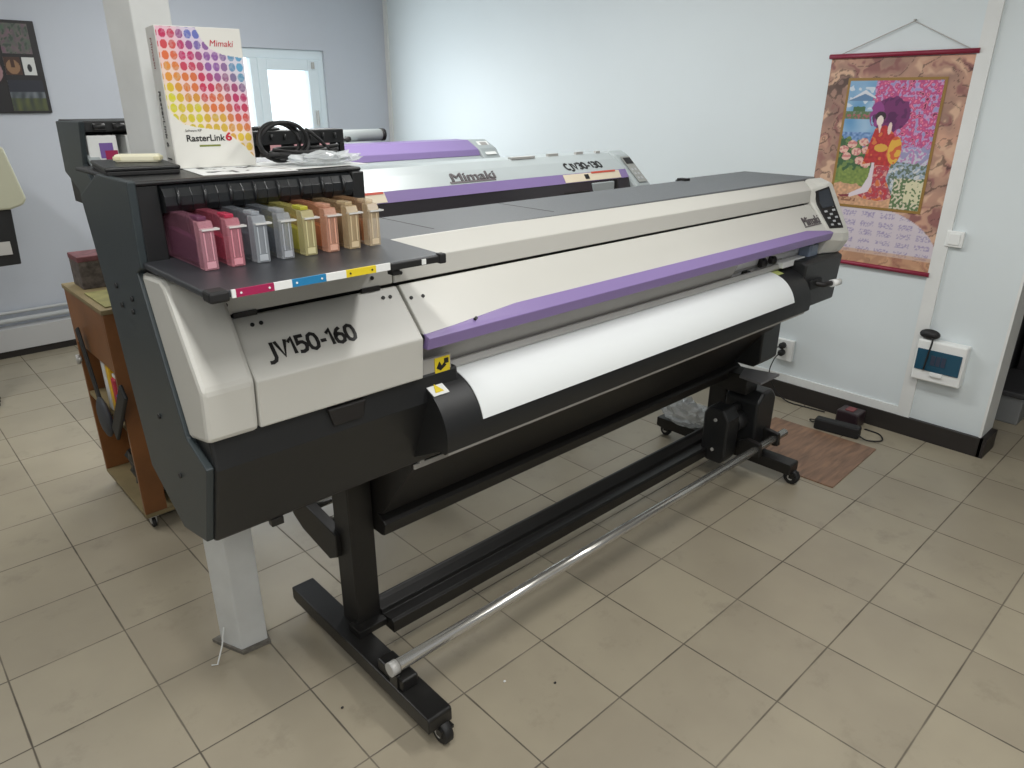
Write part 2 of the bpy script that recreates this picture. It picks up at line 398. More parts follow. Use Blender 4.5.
# ---- body
apron = [(.135, 1.022), (.065, 1.019), (.030, 1.011), (.000, .997), (-.025, .975), (-.043, .948), (-.054, .918), (-.057, .890), (-.055, .860)]
apr = smooth_curve(apron, 4)
def sheet_bm(prof, x0, x1, t):
    bm = newbm(); k = len(prof); out = []
    for i in range(k):
        a = Vector(prof[max(i-1, 0)]); b_ = Vector(prof[min(i+1, k-1)]); d = (b_-a).normalized()
        n_ = Vector((d.y, -d.x)); out.append(Vector(prof[i])+n_*t)   # outward = towards -y / +z
    prism(bm, [tuple(q[:2]) for q in prof]+[tuple(q[:2]) for q in out[::-1]], x0, x1)
    return bm
def outward(prof, t):
    k = len(prof); out = []
    for i in range(k):
        a = Vector(prof[max(i-1, 0)][:2]); b_ = Vector(prof[min(i+1, k-1)][:2]); d = (b_-a).normalized()
        n_ = Vector((d.y, -d.x)); 
        if n_.x > 0 and n_.y < 0: n_ = -n_
        if n_.dot(Vector((-.5, .6))) < 0: n_ = -n_
        out.append(Vector(prof[i][:2])+n_*t)
    return out
ap = [(q[0], q[1]) for q in apr]
body = ap+[(-.045, .852), (-.02, .852), (.10, .79), (.42, .79), (.42, 1.02)]
bm = newbm(); prism(bm, body, -.074, 1.83)
o = obj('front_apron', bm, M_BLACK, P)
for f in o.data.polygons: f.use_smooth = abs(f.normal.x) < .5
o.data.set_sharp_from_angle(angle=math.radians(28))
bm = newbm(); box(bm, -.07, 1.80, -.052, -.040, .850, .861); obj('apron_lip_highlight', bm, M_DGREY, P, .003)  # grey colour stands in for light catching the apron's bottom edge
# left lower body
PR('left_lower_body', M_BLACK, P, [(.028, 1.045), (.018, .975), (.10, .768), (.27, .738), (.45, .80), (.45, 1.045)], XL+.004, .03, 'x', .007)
bm = newbm(); prism(bm, [(-.345, 1.036), (-.247, 1.036), (-.258, .992), (-.333, .992)], .014, .03, 'y'); obj('hand_grip_shade', bm, M_INK, P, .004)  # near-black slab, its colour standing for the shade in the grip notch
# right lower body
PR('right_lower_body', M_BLACK, P, [(.005, 1.052), (-.018, 1.040), (-.006, .845), (.02, .832), (.17, .80), (.42, .80), (.42, 1.052)], 1.83, XRR, 'x', .007)
# left side panel of the machine
PR('side_panel', M_SIDE, P, [(.024, .982), (.104, .774), (.25, .742), (.422, .838), (.47, 1.10), (.495, 1.26), (.553, 1.468), (.39, 1.526), (.19, 1.526), (.205, 1.36), (.235, 1.345), (.115, 1.02)], XL-.012, XL+.004, 'x', .003)
for y, z in ((.40, 1.29), (.30, 1.28), (.31, 1.25), (.385, 1.25), (.27, 1.02), (.20, .90)):
    T('panel_screw', M_RUB, P, [(XL-.016, y, z), (XL-.011, y, z)], .006, 10)
# central box of the machine (behind the covers)
PR('main_frame', M_BLKMET, P, [(.13, 1.02), (.45, 1.02), (.45, 1.335), (.13, 1.335)], XL+.02, 2.13)
# black top cover, colour lifted to grey to paint in reflected light
bm = newbm()
prism(bm, [(-.10, .150), (2.13, .142), (2.155, .16), (2.155, .50), (1.60, .50), (1.60, .455), (-.10, .455)], 1.332, 1.357, 'z')
obj('top_cover', bm, mat('top_cover_black_sheen', (88, 91, 94), .5, bump=.12, bscale=800), P, .004)
B('top_cover_clip', M_RUB, P, 1.57, 1.605, .43, .47, 1.335, 1.366)
for x in (.10, .55): B('cover_seam', M_RUB, P, x, x+.002, .20, .45, 1.3568, 1.3576)
# cream covers
UP = [(.152, 1.358), (.104, 1.314), (.106, 1.262), (.15, 1.262), (.17, 1.33)]
PR('upper_cover', M_CREAM, P, UP, -.094, 2.031, 'x', .003)
PR('upper_cover', M_CREAM, P, [(.145, 1.350), (.104, 1.314), (.106, 1.262), (.15, 1.262), (.17, 1.33)], -.503, -.098, 'x', .003)
SL0 = (.106, 1.256); SL1 = (.003, 1.147)                 # the sloped cover plane
PR('front_cover', M_CREAM, P, [SL0, SL1, (.01, 1.125), (.03, 1.125), (.135, 1.245)], XA+.006, 2.031, 'x', .003)
PR('cartridge_cover', M_CREAM, P, [SL0, (.003, 1.147), (.012, 1.043), (.05, 1.043), (.13, 1.245)], -.500, XA, 'x', .004)
# left end cover (wraps to the side)
bm = newbm(); prism(bm, [(.236, 1.346), (.125, 1.352), (.105, 1.342), (-.004, 1.154), (.008, 1.043), (.113, 1.020)], XL-.006, -.504)
obj('left_end_cover', bm, M_CREAM, P, .010)
# control end cap on the right: blends from the cover profile to a prouder end
LA = [(.152, 1.358), (.104, 1.314), (.100, 1.262), (.003, 1.147), (.004, 1.115), (.03, 1.052), (.14, 1.052)]
LB = [(.135, 1.357), (.078, 1.337), (.040, 1.270), (-.030, 1.140), (-.036, 1.108), (-.005, 1.052), (.14, 1.052)]
xA, xB, xC = 2.034, 2.110, XRR
bm = newbm(); rings = []
for x, k in ((xA, 0), (xA+.04, .45), (xB, .85), (xC-.012, 1), (xC, 1)):
    ring = []
    for (ya, za), (yb, zb) in zip(LA, LB):
        y = ya+(yb-ya)*k; z = za+(zb-za)*k
        if x == xC: y = .06+(y-.06)*.93; z = 1.2+(z-1.2)*.95
        ring.append(bm.verts.new((x, y, z)))
    rings.append(ring)
for a, b_ in zip(rings, rings[1:]):
    for k in range(7): bm.faces.new((a[k], a[(k+1) % 7], b_[(k+1) % 7], b_[k]))
bm.faces.new(rings[0]); bm.faces.new(rings[-1][::-1]); bmesh.ops.recalc_face_normals(bm, faces=bm.faces[:])
obj('right_end_cover', bm, M_CREAM, P, .006)
def on_panel(x, t, h=0):
    k = (x-2.034)/.04*.45 if x < 2.074 else .45+(x-2.074)/(2.110-2.074)*.40 if x < 2.110 else .85+(x-2.110)/.043*.15
    def at(p, q): return Vector((p[0]+(q[0]-p[0])*k, p[1]+(q[1]-p[1])*k))
    a = at(LA[1], LB[1]); b_ = at(LA[2], LB[2]); c = at(LA[3], LB[3])
    l1_ = (b_-a).length; l2_ = (c-b_).length; d = t*(l1_+l2_)
    p_ = a+(b_-a)*(d/l1_) if d < l1_ else b_+(c-b_)*((d-l1_)/l2_)
    sg = (c-a).normalized(); n_ = Vector((sg.y, -sg.x)); n_ = n_ if n_.x < 0 else -n_
    return Vector((x, p_.x+n_.x*h, p_.y+n_.y*h))
def slab(bm, x0, x1, t0, t1, h0, h1, fn=on_panel):
    vs = [bm.verts.new(fn(x, t, h)) for h in (h0, h1) for x, t in ((x0, t0), (x1, t0), (x1, t1), (x0, t1))]
    for q in ((0, 1, 2, 3), (4, 5, 6, 7), (0, 1, 5, 4), (1, 2, 6, 5), (2, 3, 7, 6), (3, 0, 4, 7)): bm.faces.new([vs[k] for k in q])
    bmesh.ops.recalc_face_normals(bm, faces=bm.faces[:]); return bm
def pslab(x0, x1, t0, t1, h0, h1):
    bm = newbm(); N_ = 6; top = []; bot = []
    for i in range(N_+1):
        t = t0+(t1-t0)*i/N_
        top.append([bm.verts.new(on_panel(x, t, h1)) for x in (x0, x1)]); bot.append([bm.verts.new(on_panel(x, t, h0)) for x in (x0, x1)])
    for i in range(N_):
        bm.faces.new((top[i][0], top[i][1], top[i+1][1], top[i+1][0])); bm.faces.new((bot[i][0], bot[i+1][0], bot[i+1][1], bot[i][1]))
        bm.faces.new((top[i][0], top[i+1][0], bot[i+1][0], bot[i][0])); bm.faces.new((top[i][1], bot[i][1], bot[i+1][1], top[i+1][1]))
    bm.faces.new((top[0][0], bot[0][0], bot[0][1], top[0][1])); bm.faces.new((top[-1][0], top[-1][1], bot[-1][1], bot[-1][0]))
    bmesh.ops.recalc_face_normals(bm, faces=bm.faces[:]); return bm
cp = tag(obj('control_panel', pslab(2.050, 2.122, .05, .90, -.001, .004), M_INK, P, .002), 'black control panel with grey buttons')
obj('display', pslab(2.062, 2.110, .09, .44, .004, .0052), mat('display_glass', (60, 64, 70), .15), cp)
for i in range(5):
    for j in range(3):
        if (i+j) % 2 == 0:
            obj('button', slab(newbm(), 2.062+j*.017, 2.073+j*.017, .50+i*.075, .54+i*.075, .004, .006), mat('button_grey', (175, 178, 180), .4), cp)
# logo plate and two tiny lamps on the front cover
fa = Vector((0, *SL0)); fd = Vector((0, *SL1))-fa; fs = fd.normalized(); fn_ = Vector((0, fs.z, -fs.y)); fn_ = fn_ if fn_.y < 0 else -fn_
def on_cover(x, t, h=0): q = fa+fd*t+fn_*h; return Vector((x, q.y, q.z))
def PXx(x): return x
text('brand_lettering', 'Mimaki', mat('logo_grey', (96, 90, 92), .4), P, on_cover(1.880, .64, .0012), (1, 0, 0), -fs, .058, .002, 0, .145, .2)
text('brand_lettering', 'Mimaki', mat('logo_grey', (96, 90, 92), .4), P, on_cover(1.8825, .635, .0012), (1, 0, 0), -fs, .058, .002, 0, .145, .2)
obj('brand_underline', slab(newbm(), 1.877, 2.022, .65, .69, .0008, .0016, on_cover), mat('logo_grey', (96, 90, 92), .4), P)
# cover screws
bm = newbm()
def dot(bm, x, t, r=.005):
    c = on_cover(x, t); tube(bm, [c-fn_*.001, c+fn_*.0025], r, 12)
bm.free()
for x, t in ((-.457, .168), (-.438, .166), (-.138, .170), (-.119, .178), (-.066, .27), (-.032, .28)):
    bm = newbm(); dot(bm, x, t, .0045); obj('cover_screw', bm, M_RUB, P)
for x in (-.50, -.155, -.075): T('cover_screw', M_RUB, P, [(x, .106, 1.285), (x, .1015, 1.285)], .0045, 12)
for a in (-.488, -.186): B('hinge_slot', M_INK, P, a, a+.05, .1005, .112, 1.254, 1.2645)
stroke_text('model_lettering', 'JV150-160', M_INK, P, on_cover(-.452, .735, .0012), (1, 0, 0), -fs, .037, .0078, .204)
# purple bar
bm = newbm()
secs = []
def sec(x, top):
    t_ = on_cover(x, top, .0035)
    return [(x, t_.y, t_.z), (x, -.010, 1.148), (x, -.002, 1.117), (x, .030, 1.117), (x, .05, 1.16)]
for x, top in ((XA+.006, .96), (.02, .92), (.24, .79), (1.87, .79), (2.052, .96)):
    secs.append([bm.verts.new(q) for q in sec(x, top)])
for a, b_ in zip(secs, secs[1:]):
    for k in range(5): bm.faces.new((a[k], b_[k], b_[(k+1) % 5], a[(k+1) % 5]))
bm.faces.new(secs[0]); bm.faces.new(secs[-1][::-1]); bmesh.ops.recalc_face_normals(bm, faces=bm.faces[:])
pb_ = obj('purple_bar', bm, M_PURP, P, .002)
bm = newbm(); T('bar_screw', M_INK, pb_, [(.075, .012, 1.158), (.075, .003, 1.166)], .004, 10); bm.free()
# recess between bar and platen
PR('recess_panel', M_DGREY, P, [(.085, 1.02), (.035, 1.125), (.055, 1.125), (.105, 1.02)], -.084, 1.40)
PR('recess_panel', mat('carriage_grey', (222, 222, 222), .4), P, [(.095, 1.02), (.065, 1.125), (.085, 1.125), (.115, 1.02)], 1.405, 2.05)
for x, r_ in ((1.60, .012), (1.68, .010)): T('cutter_knob', M_INK, P, [(x, .07, 1.07), (x+.02, .06, 1.07)], r_*1.6, 14)
B('cutter_block', M_INK, P, 1.50, 1.53, .065, .09, 1.035, 1.05, .002)
bm = newbm(); box(bm, 1.74, 1.93, .04, .08, 1.03, 1.055); obj('tension_bracket', bm, M_WHITE, P, .003)
bm = newbm(); box(bm, 1.94, 2.02, .03, .08, 1.05, 1.10); box(bm, 1.95, 1.97, .028, .05, 1.07, 1.12); obj('capping_block', bm, mat('blue_grey_plastic', (120, 132, 150), .4), P, .005)
PR('platen', M_GREY, P, [(.128, 1.024), (.060, 1.024), (.055, 1.032), (.060, 1.046), (.068, 1.046), (.076, 1.034), (.128, 1.034)], -.03, 1.80)
bm = newbm(); tube(bm, [(-.05, .085, 1.055), (1.80, .085, 1.055)], .006, 10); obj('guide_rail', bm, M_GREY, P)
# warning labels
B('label_holder', M_DGREY, P, -.084, .012, .030, .044, 1.03, 1.080, .002)
l1 = B('warning_label', M_YEL, P, -.040, .006, .0275, .030, 1.038, 1.078)
B('warning_symbol', M_INK, l1, -.012, .001, .0262, .0275, 1.060, 1.073)
obj('warning_symbol', prism(newbm(), [(-.036, 1.052), (-.024, 1.044), (-.006, 1.055), (-.012, 1.063), (-.020, 1.056), (-.027, 1.068)], .0262, .0275, 'y'), M_INK, l1)
# label lying on the rounded apron
def label_on(x0, x1, y0, z0, y1, z1, m, nm, par, h=.0012):
    d = Vector((0, y1-y0, z1-z0)).normalized(); n_ = Vector((0, d.z, -d.y)); n_ = n_ if n_.z > 0 else -n_
    bm = newbm(); vs = []
    for hh in (0, h):
        for x, y, z in ((x0, y0, z0), (x1, y0, z0), (x1, y1, z1), (x0, y1, z1)): vs.append(bm.verts.new(Vector((x, y, z))+n_*hh))
    for q in ((0, 1, 2, 3), (4, 5, 6, 7), (0, 1, 5, 4), (1, 2, 6, 5), (2, 3, 7, 6), (3, 0, 4, 7)): bm.faces.new([vs[k] for k in q])
    bmesh.ops.recalc_face_normals(bm, faces=bm.faces[:]); return obj(nm, bm, m, par)
l2 = label_on(-.072, -.024, -.006, .9955, .036, 1.0150, M_WHITE, 'warning_label', P, .002)
bm = newbm()
a_ = [Vector((-.062, .0, 1.0015)), Vector((-.036, .0, 1.0015)), Vector((-.049, .026, 1.0135))]
f_ = [bm.verts.new(q) for q in a_]+[bm.verts.new(q+Vector((0, -.0003, .001))) for q in a_]
bm.faces.new(f_[:3]); bm.faces.new(f_[3:]); 
for k in range(3): bm.faces.new((f_[k], f_[(k+1) % 3], f_[3+(k+1) % 3], f_[3+k]))
bmesh.ops.recalc_face_normals(bm, faces=bm.faces[:]); obj('warning_symbol', bm, M_YEL, l2)
label_on(1.685, 1.735, .03, 1.013, .06, 1.020, mat('green_label', (190, 200, 120), .5), 'setting_label', P)
# lever at right
bm = newbm(); tube(bm, [(1.93, .02, .95), (1.95, -.045, .945), (2.02, -.06, .945)], .011, 12); lv = obj('clamp_lever', bm, M_INK, P)
bm = newbm(); tube(bm, [(2.0, -.058, .945), (2.055, -.068, .945)], [.016, .014], 14); tag(obj('lever_tip', bm, M_WHITE, lv), 'white lever tip')
bm = newbm(); box(bm, 1.885, 1.99, -.022, -.008, .925, .965); obj('lever_recess', bm, M_RUB, P, .004)
# small tabs under the body
B('lower_clip', M_BLKMET, P, -.47, -.44, .10, .12, .748, .768, .002); B('lower_clip', M_DGREY, P, -.045, -.03, .105, .12, .755, .775, .002)

# ---- ink unit on top left
IX0, IX1 = XL+.004, -.103
bm = newbm(); box(bm, IX0, IX1, .200, .62, 1.515, 1.524)
obj('ink_unit_top', bm, M_BLACK, P, .004)
bm = newbm(); bm.free(); B('ink_unit_cheek', M_BLACK, P, IX0, IX0+.043, .205, .45, 1.345, 1.515, .003); B('ink_unit_cheek', M_BLACK, P, IX1-.032, IX1, .19, .45, 1.345, 1.515, .003)
bm = newbm(); box(bm, IX0+.04, IX1-.03, .42, .62, 1.335, 1.515); obj('ink_unit_back', bm, M_INK, P)
bm = newbm(); box(bm, IX0+.043, IX1-.032, .215, .42, 1.345, 1.362); obj('slot_floor', bm, M_RUB, P)
# rounded flaps over the slots
M_FLAP = mat('glossy_black_flap', (34, 36, 38), .28)
NX = 8; sx0 = IX0+.045; sw = (IX1-.034-sx0)/NX
for i in range(NX):
    a = sx0+i*sw
    prof = [(.40, 1.515), (.212, 1.515), (.194, 1.508), (.184, 1.494), (.184, 1.476), (.194, 1.463), (.215, 1.458), (.23, 1.463), (.40, 1.48)]
    bm = newbm(); prism(bm, prof, a+.0002, a+sw-.0002)
    o = obj('slot_flap', bm, M_FLAP, P, .001)
    if i < NX:
        bm = newbm(); tube(bm, [(a+sw*.5, .192, 1.510), (a+sw*.5, .1825, 1.496), (a+sw*.5, .1815, 1.482), (a+sw*.5, .186, 1.472)], [.002, .0045, .0045, .002], 8); obj('flap_rib', bm, M_FLAP, o)
for i in range(NX-1):
    a = sx0+(i+1)*sw; bm = newbm(); box(bm, a-.0015, a+.0015, .23, .42, 1.362, 1.45); obj('slot_divider', bm, M_RUB, P)
# cartridge tray
bm = newbm(); prism(bm, [(-.610, -.100), (-.588, -.122), (-.128, -.122), (-.118, -.112), (-.098, .218), (-.610, .218)], 1.358, 1.3705, 'z')
tr = obj('cartridge_tray', bm, mat('tray_black', (52, 54, 58), .38, bump=.2, bscale=500), P, .003)
def fx(t): return -.588+t*(.47)
bm = newbm(); box(bm, -.61, -.575, -.126, -.09, 1.352, 1.3725); obj('tray_corner', bm, M_RUB, tr, .005)
for a, b_, m_, nm in ((-.565, -.496, M_MAG, 'magenta_strip'), (-.496, -.462, M_WHITE, 'white_strip'), (-.462, -.394, M_BLU, 'blue_strip'), (-.394, -.352, M_WHITE, 'white_strip'), (-.352, -.286, M_YEL, 'yellow_strip'), (-.286, -.253, M_WHITE, 'white_strip'), (-.572, -.565, M_WHITE, 'white_strip')):
    q = B(nm, m_, tr, a, b_, -.1255, -.1215, 1.3575, 1.3715)
    if b_-a > .05:
        bm = newbm(); tube(bm, [(a+.009, -.1265, 1.3645), (a+.009, -.125, 1.3645)], .002, 8); tube(bm, [(b_-.009, -.1265, 1.3645), (b_-.009, -.125, 1.3645)], .002, 8); obj('strip_pin', bm, M_INK if m_ is M_YEL else M_WHITE, q)
B('tray_edge', M_RUB, tr, -.251, -.118, -.127, -.117, 1.355, 1.369, .002); B('tray_catch', M_RUB, tr, -.245, -.228, -.122, -.10, 1.343, 1.356, .002); B('tray_corner', M_RUB, tr, -.133, -.116, -.13, -.112, 1.352, 1.373, .003)
B('white_strip', M_WHITE, tr, -.178, -.168, -.1285, -.126, 1.357, 1.368)
bm = newbm(); box(bm, -.60, -.12, .16, .218, 1.345, 1.358); obj('tray_arm', bm, M_BLKMET, tr)

# ================================================================ INK CARTRIDGES (front printer)
def clear_mat(name, col, alpha): return mat(name, col, .22, alpha=alpha)
CART = [
    ('magenta', (208, 150, 162), (105, 55, 85), 'with a dark magenta bag, farthest left of the front row'),
    ('pink', (212, 140, 152), (188, 55, 84), 'with bright pink-red ink, second from the left'),
    ('grey-blue', (176, 182, 188), (96, 102, 112), 'with a pinkish neighbour on its left, third from the left'),
    ('grey', (168, 172, 178), (72, 80, 92), 'just left of the yellow one'),
    ('yellow-green', (206, 198, 150), (186, 182, 60), 'the only yellow-green one'),
    ('orange', (218, 166, 142), (184, 104, 62), 'just right of the yellow-green one'),
    ('amber', (208, 188, 150), (96, 72, 48), 'second from the right'),
    ('brown', (208, 188, 154), (160, 92, 52), 'last on the right by the end cheek')]
def cartridge(i):
    nm, fc, ic, desc = CART[i]
    x = -.549+.0515*i; w_ = .027; z = 1.3712; y0 = .045
    t = thing('ink_cartridge', 'clear %s ink cartridge, %s' % (nm, desc), 'ink cartridge', (x+w_/2, y0+.08, z), 'ink cartridges standing in the front printer')
    shell = clear_mat('shell_'+nm.replace(' ', '_'), fc, .44); body_ = clear_mat('body_'+nm.replace(' ', '_'), tuple((a*3+b_*2)//5 for a, b_ in zip(fc, ic)), .34)
    ink = clear_mat('ink_'+nm.replace(' ', '_'), ic, .72)
    PR('front_shell', shell, t, [(y0, z), (y0+.026, z), (y0+.026, z+.090), (y0+.006, z+.090), (y0, z+.078)], x, x+w_, 'x', .0015)
    PR('side_shell', body_, t, [(y0+.026, z), (y0+.20, z), (y0+.20, z+.094), (y0+.05, z+.094), (y0+.026, z+.088)], x+.002, x+w_-.002, 'x', .001)
    PR('ink_bag', ink, t, [(y0+.04, z+.006), (y0+.19, z+.006), (y0+.19, z+.06), (y0+.04, z+.05)], x+.006, x+w_-.006, 'x', .002)
    obj('cap', box(newbm(), x+.004, x+w_-.006, y0+.012, y0+.05, z+.090, z+.098), ink if i in (0, 1, 4) else shell, t, .002)
    bm = newbm(); box(bm, x+.004, x+w_+.010, y0-.003, y0+.012, z+.0735, z+.0765); obj('tab', bm, clear_mat('tab_plastic', (225, 225, 222), .8), t)
    bm = newbm()
    box(bm, x+.006, x+.008, y0-.001, y0, z+.018, z+.070); box(bm, x+w_-.008, x+w_-.006, y0-.001, y0, z+.018, z+.070)
    box(bm, x+.005, x+w_-.005, y0-.001, y0, z+.004, z+.016); obj('front_rib', bm, clear_mat('rib_'+nm.replace(' ', '_'), tuple(min(255, c+30) for c in fc), .7), t)
for i in range(8): cartridge(i)

# ================================================================ PAPER on the apron
pp = [(q.x, q.y) for q in (Vector(v) for v in [(a[0], a[1]) for a in ap])]
cut = [q for q in pp if q[1] >= .912]
outer = outward(cut, .004); inner = outward(cut, .0012)
bm = newbm(); prism(bm, [tuple(q) for q in inner]+[tuple(q) for q in outer[::-1]], .042, 1.682)
o = obj('media_sheet', bm, M_PAPER); 
for f in o.data.polygons: f.use_smooth = abs(f.normal.x) < .5
o.data.set_sharp_from_angle(angle=math.radians(30))
tag(o, 'wide white sheet of print media lying over the front apron of the printer', 'paper')

# ================================================================ THINGS ON THE INK UNIT
ZT = 1.5245
# software box
rz = math.radians(-8)
bx = thing('software_box', 'white software box with a grid of coloured dots standing on the ink unit', 'box', (-.45, .40, ZT), rotz=rz)
W_, D_, H_ = .175, .090, .288
B('carton', mat('white_carton', (222, 221, 216), .45), bx, 0, W_, .0, D_, 0, H_, .0012)
HUE = lambda t: t
def interp(pts, u):
    for (a, va), (b_, vb) in zip(pts, pts[1:]):
        if u <= b_: return va+(vb-va)*(u-a)/(b_-a)
    return pts[-1][1]
KEYS = [((.05, .95), (192, 46, 92)), ((.40, .97), (104, 116, 186)), ((.95, .74), (96, 160, 196)), ((.60, .74), (140, 92, 160)), ((.3, .80), (190, 48, 100)), ((.08, .80), (220, 110, 66)), ((.08, .70), (222, 150, 60)),
        ((.05, .5), (210, 206, 44)), ((.35, .40), (206, 196, 50)), ((.5, .60), (196, 50, 86)), ((.9, .5), (192, 44, 92)), ((.95, .64), (96, 150, 180)), ((.9, .57), (160, 70, 110)), ((.92, .34), (206, 80, 76)), ((.9, .24), (222, 196, 66)), ((.6, .33), (206, 176, 66)), ((.3, .62), (214, 120, 62)), ((.6, .46), (214, 110, 62))]
def dots(u, v):
    white = (222, 221, 214); base = (238, 222, 228)
    if u > .46 and v > interp([(.46, 1.0), (.52, .92), (.60, .86), (.75, .82), (1, .80)], u): return white
    if v < interp([(0, .44), (.06, .38), (.15, .325), (.3, .30), (.6, .275), (.75, .22), (.88, .15), (1, .06)], u): return white
    gx = (u-.02)/.0975; gy = (v-.035)/.0735
    fx_, fy_ = gx-math.floor(gx)-.5, gy-math.floor(gy)-.5
    inside = fx_*fx_/.185+fy_*fy_/.185 < 1
    if inside: uu, vv = .02+(math.floor(gx)+.5)*.0975, .035+(math.floor(gy)+.5)*.0735
    else: uu, vv = u, v
    ws = [1/((uu-k[0][0])**2+(vv-k[0][1])**2+.002)**2 for k in KEYS]; s_ = sum(ws)
    c = [sum(w*k[1][q] for w, k in zip(ws, KEYS))/s_ for q in range(3)]
    if inside:
        if noise.noise(Vector((math.floor(gx)*3.3+.5, math.floor(gy)*5.1+.3, 2))) > .05 and noise.noise(Vector((u*30, v*44, 4))) > .05: c = [q*.7+60 for q in c]
        return tuple(c)
    k = .8
    return tuple(base[q]*k+c[q]*(1-k) for q in range(3))
painted('front_print', (.002, -.0012, .002), (1, 0, 0), (0, 0, 1), W_-.004, H_-.004, 150, 230, dots, bx, vmat('printed_card'), .001)
text('software_lettering', 'RasterLink', M_INK, bx, (.030, -.0026, .058), (1, 0, 0), (0, 0, 1), .019, .0004, .0004, .082)
text('software_lettering', '6', M_RED, bx, (.113, -.0026, .058), (1, 0, 0), (0, 0, 1), .024, .0004, .0008, .014)
text('software_lettering', 'Software RIP', M_INK, bx, (.030, -.0026, .078), (1, 0, 0), (0, 0, 1), .007, .0003, 0, .034)
bm = newbm(); box(bm, .055, .10, -.0027, -.0023, .046, .050); obj('software_lettering', bm, mat('olive_print', (120, 130, 60), .6), bx)
text('brand_lettering', 'Mimaki', M_RED, bx, (.106, -.0026, H_-.037), (1, 0, 0), (0, 0, 1), .018, .0004, 0, .050, .2)
text('spine_lettering', 'RasterLink 6', M_INK, bx, (-.0012, .055, .160), (0, 0, -1), (0, -1, 0), .030, .0004, .0003, .115)
text('spine_lettering', 'Mimaki', mat('spine_red', (150, 90, 90), .5), bx, (-.0012, .052, .265), (0, 0, -1), (0, -1, 0), .022, .0004, 0, .06)
bm = newbm(); box(bm, -.0014, -.0006, .03, .07, .018, .021); obj('spine_lettering', bm, M_INK, bx)
# papers
pm = vmat('printed_paper')
def prt(u, v):
    q = noise.noise(Vector((u*9, v*5, 1)))
    return (70, 75, 78) if q > .28 and .1 < u < .9 and .1 < v < .9 else (228, 232, 232)
for (ax, ay, bx_, by, wd, ht, dz, lab) in ((-.46, .225, 1, -.12, .20, .20, 0, 'white printed sheet under the front of the software box'), (-.27, .215, 1, .10, .21, .21, .0012, 'white sheet under the coiled black cable on the ink unit')):
    R_ = Vector((bx_, by, 0)).normalized(); U_ = Vector((-R_.y, R_.x, 0))
    o = painted('paper_sheet', (ax, ay, ZT+dz), R_, U_, wd, ht, 40, 40, prt if dz == 0 else (lambda u, v: (230, 232, 230)), None, pm, .001)
    tag(o, lab, 'paper', 'sheets on top of the ink unit')
# flat black box and cream block
fb = thing('flat_black_case', 'thin black case lying flat on the left end of the ink unit', 'case', (-.538, .395, ZT), rotz=math.radians(-8))
B('case_base', M_RUB, fb, -.063, .075, -.075, .155, 0, .009, .002)
B('case_lid', M_BLACK, fb, -.065, .077, -.077, .157, .009, .017, .003)
cb = thing('cream_eraser_block', 'small cream rounded block lying on the thin black case', 'block', (-.515, .435, ZT+.017), rotz=math.radians(-30))
obj('block_body', box(newbm(), -.045, .045, -.017, .017, 0, .017), mat('cream_block', (236, 232, 205), .5), cb, .005)
bm = newbm(); box(bm, -.047, -.03, -.018, .018, .004, .013); box(bm, .034, .047, -.018, .018, .004, .013); obj('block_end', bm, mat('cream_block_end', (222, 216, 180), .5), cb, .002)
# coiled cable
pts = []
for k in range(150):
    t = k/149*2*PI*5
    cx, cy = -.185+.012*math.sin(t*.23), .335
    pts.append((cx+(.070+.012*math.sin(t*.37))*math.cos(t), cy+(.045+.008*math.cos(t*.41))*math.sin(t), ZT+.012+.014*(k/149)+.010*(1+math.sin(t*.5+1))*.6))
bm = newbm(); tube(bm, pts, .0042, 7)
cab = obj('coiled_cable', bm, M_RUB, None); tag(cab, 'black cable coiled up on the papers right of the software box', 'cable')
bm = newbm(); pts = []
for k in range(70):
    t = k/69*2*PI*3
    pts.append((-.235+.055*math.cos(t)+.02*k/69, .335+.016*math.sin(t*1.3)+.01*k/69, ZT+.052+.042*math.sin(t)+.002*k/69))
pts += [(-.16, .34, ZT+.078), (-.12, .345, ZT+.05), (-.09, .35, ZT+.02)]
tube(bm, smooth_curve(pts, 2), .0045, 7); obj('cable_loop', bm, M_RUB, cab)
B('cable_plug', M_RUB, cab, -.115, -.08, .335, .36, ZT+.006, ZT+.028, .004)
bm = newbm()
pts = [(-.075+.028*math.cos(t/24*2*PI*3), .40+.02*math.sin(t/24*2*PI*3), ZT+.008+.03*t/24+.0*t) for t in range(25)]
tube(bm, pts, .0045, 7); o = obj('cable_bundle', bm, M_RUB); tag(o, 'small bundle of black cable at the right end of the ink unit top', 'cable')
bm = newbm()
r_ = bmesh.ops.create_icosphere(bm, subdivisions=3, radius=1)
for v in bm.verts:
    n_ = noise.noise(v.co*2.5)*.35+noise.noise(v.co*7)*.2
    v.co = Vector((-.155+v.co.x*.085*(1+n_), .262+v.co.y*.036*(1+n_), ZT+.003+max(0, (v.co.z*.5+.5)*.026*(1+n_*1.5))))
o = obj('plastic_wrap', bm, mat('clear_wrap', (225, 230, 232), .12, alpha=.6, spec=.9)); tag(o, 'crumpled clear plastic wrap in front of the coiled cable', 'plastic wrap')

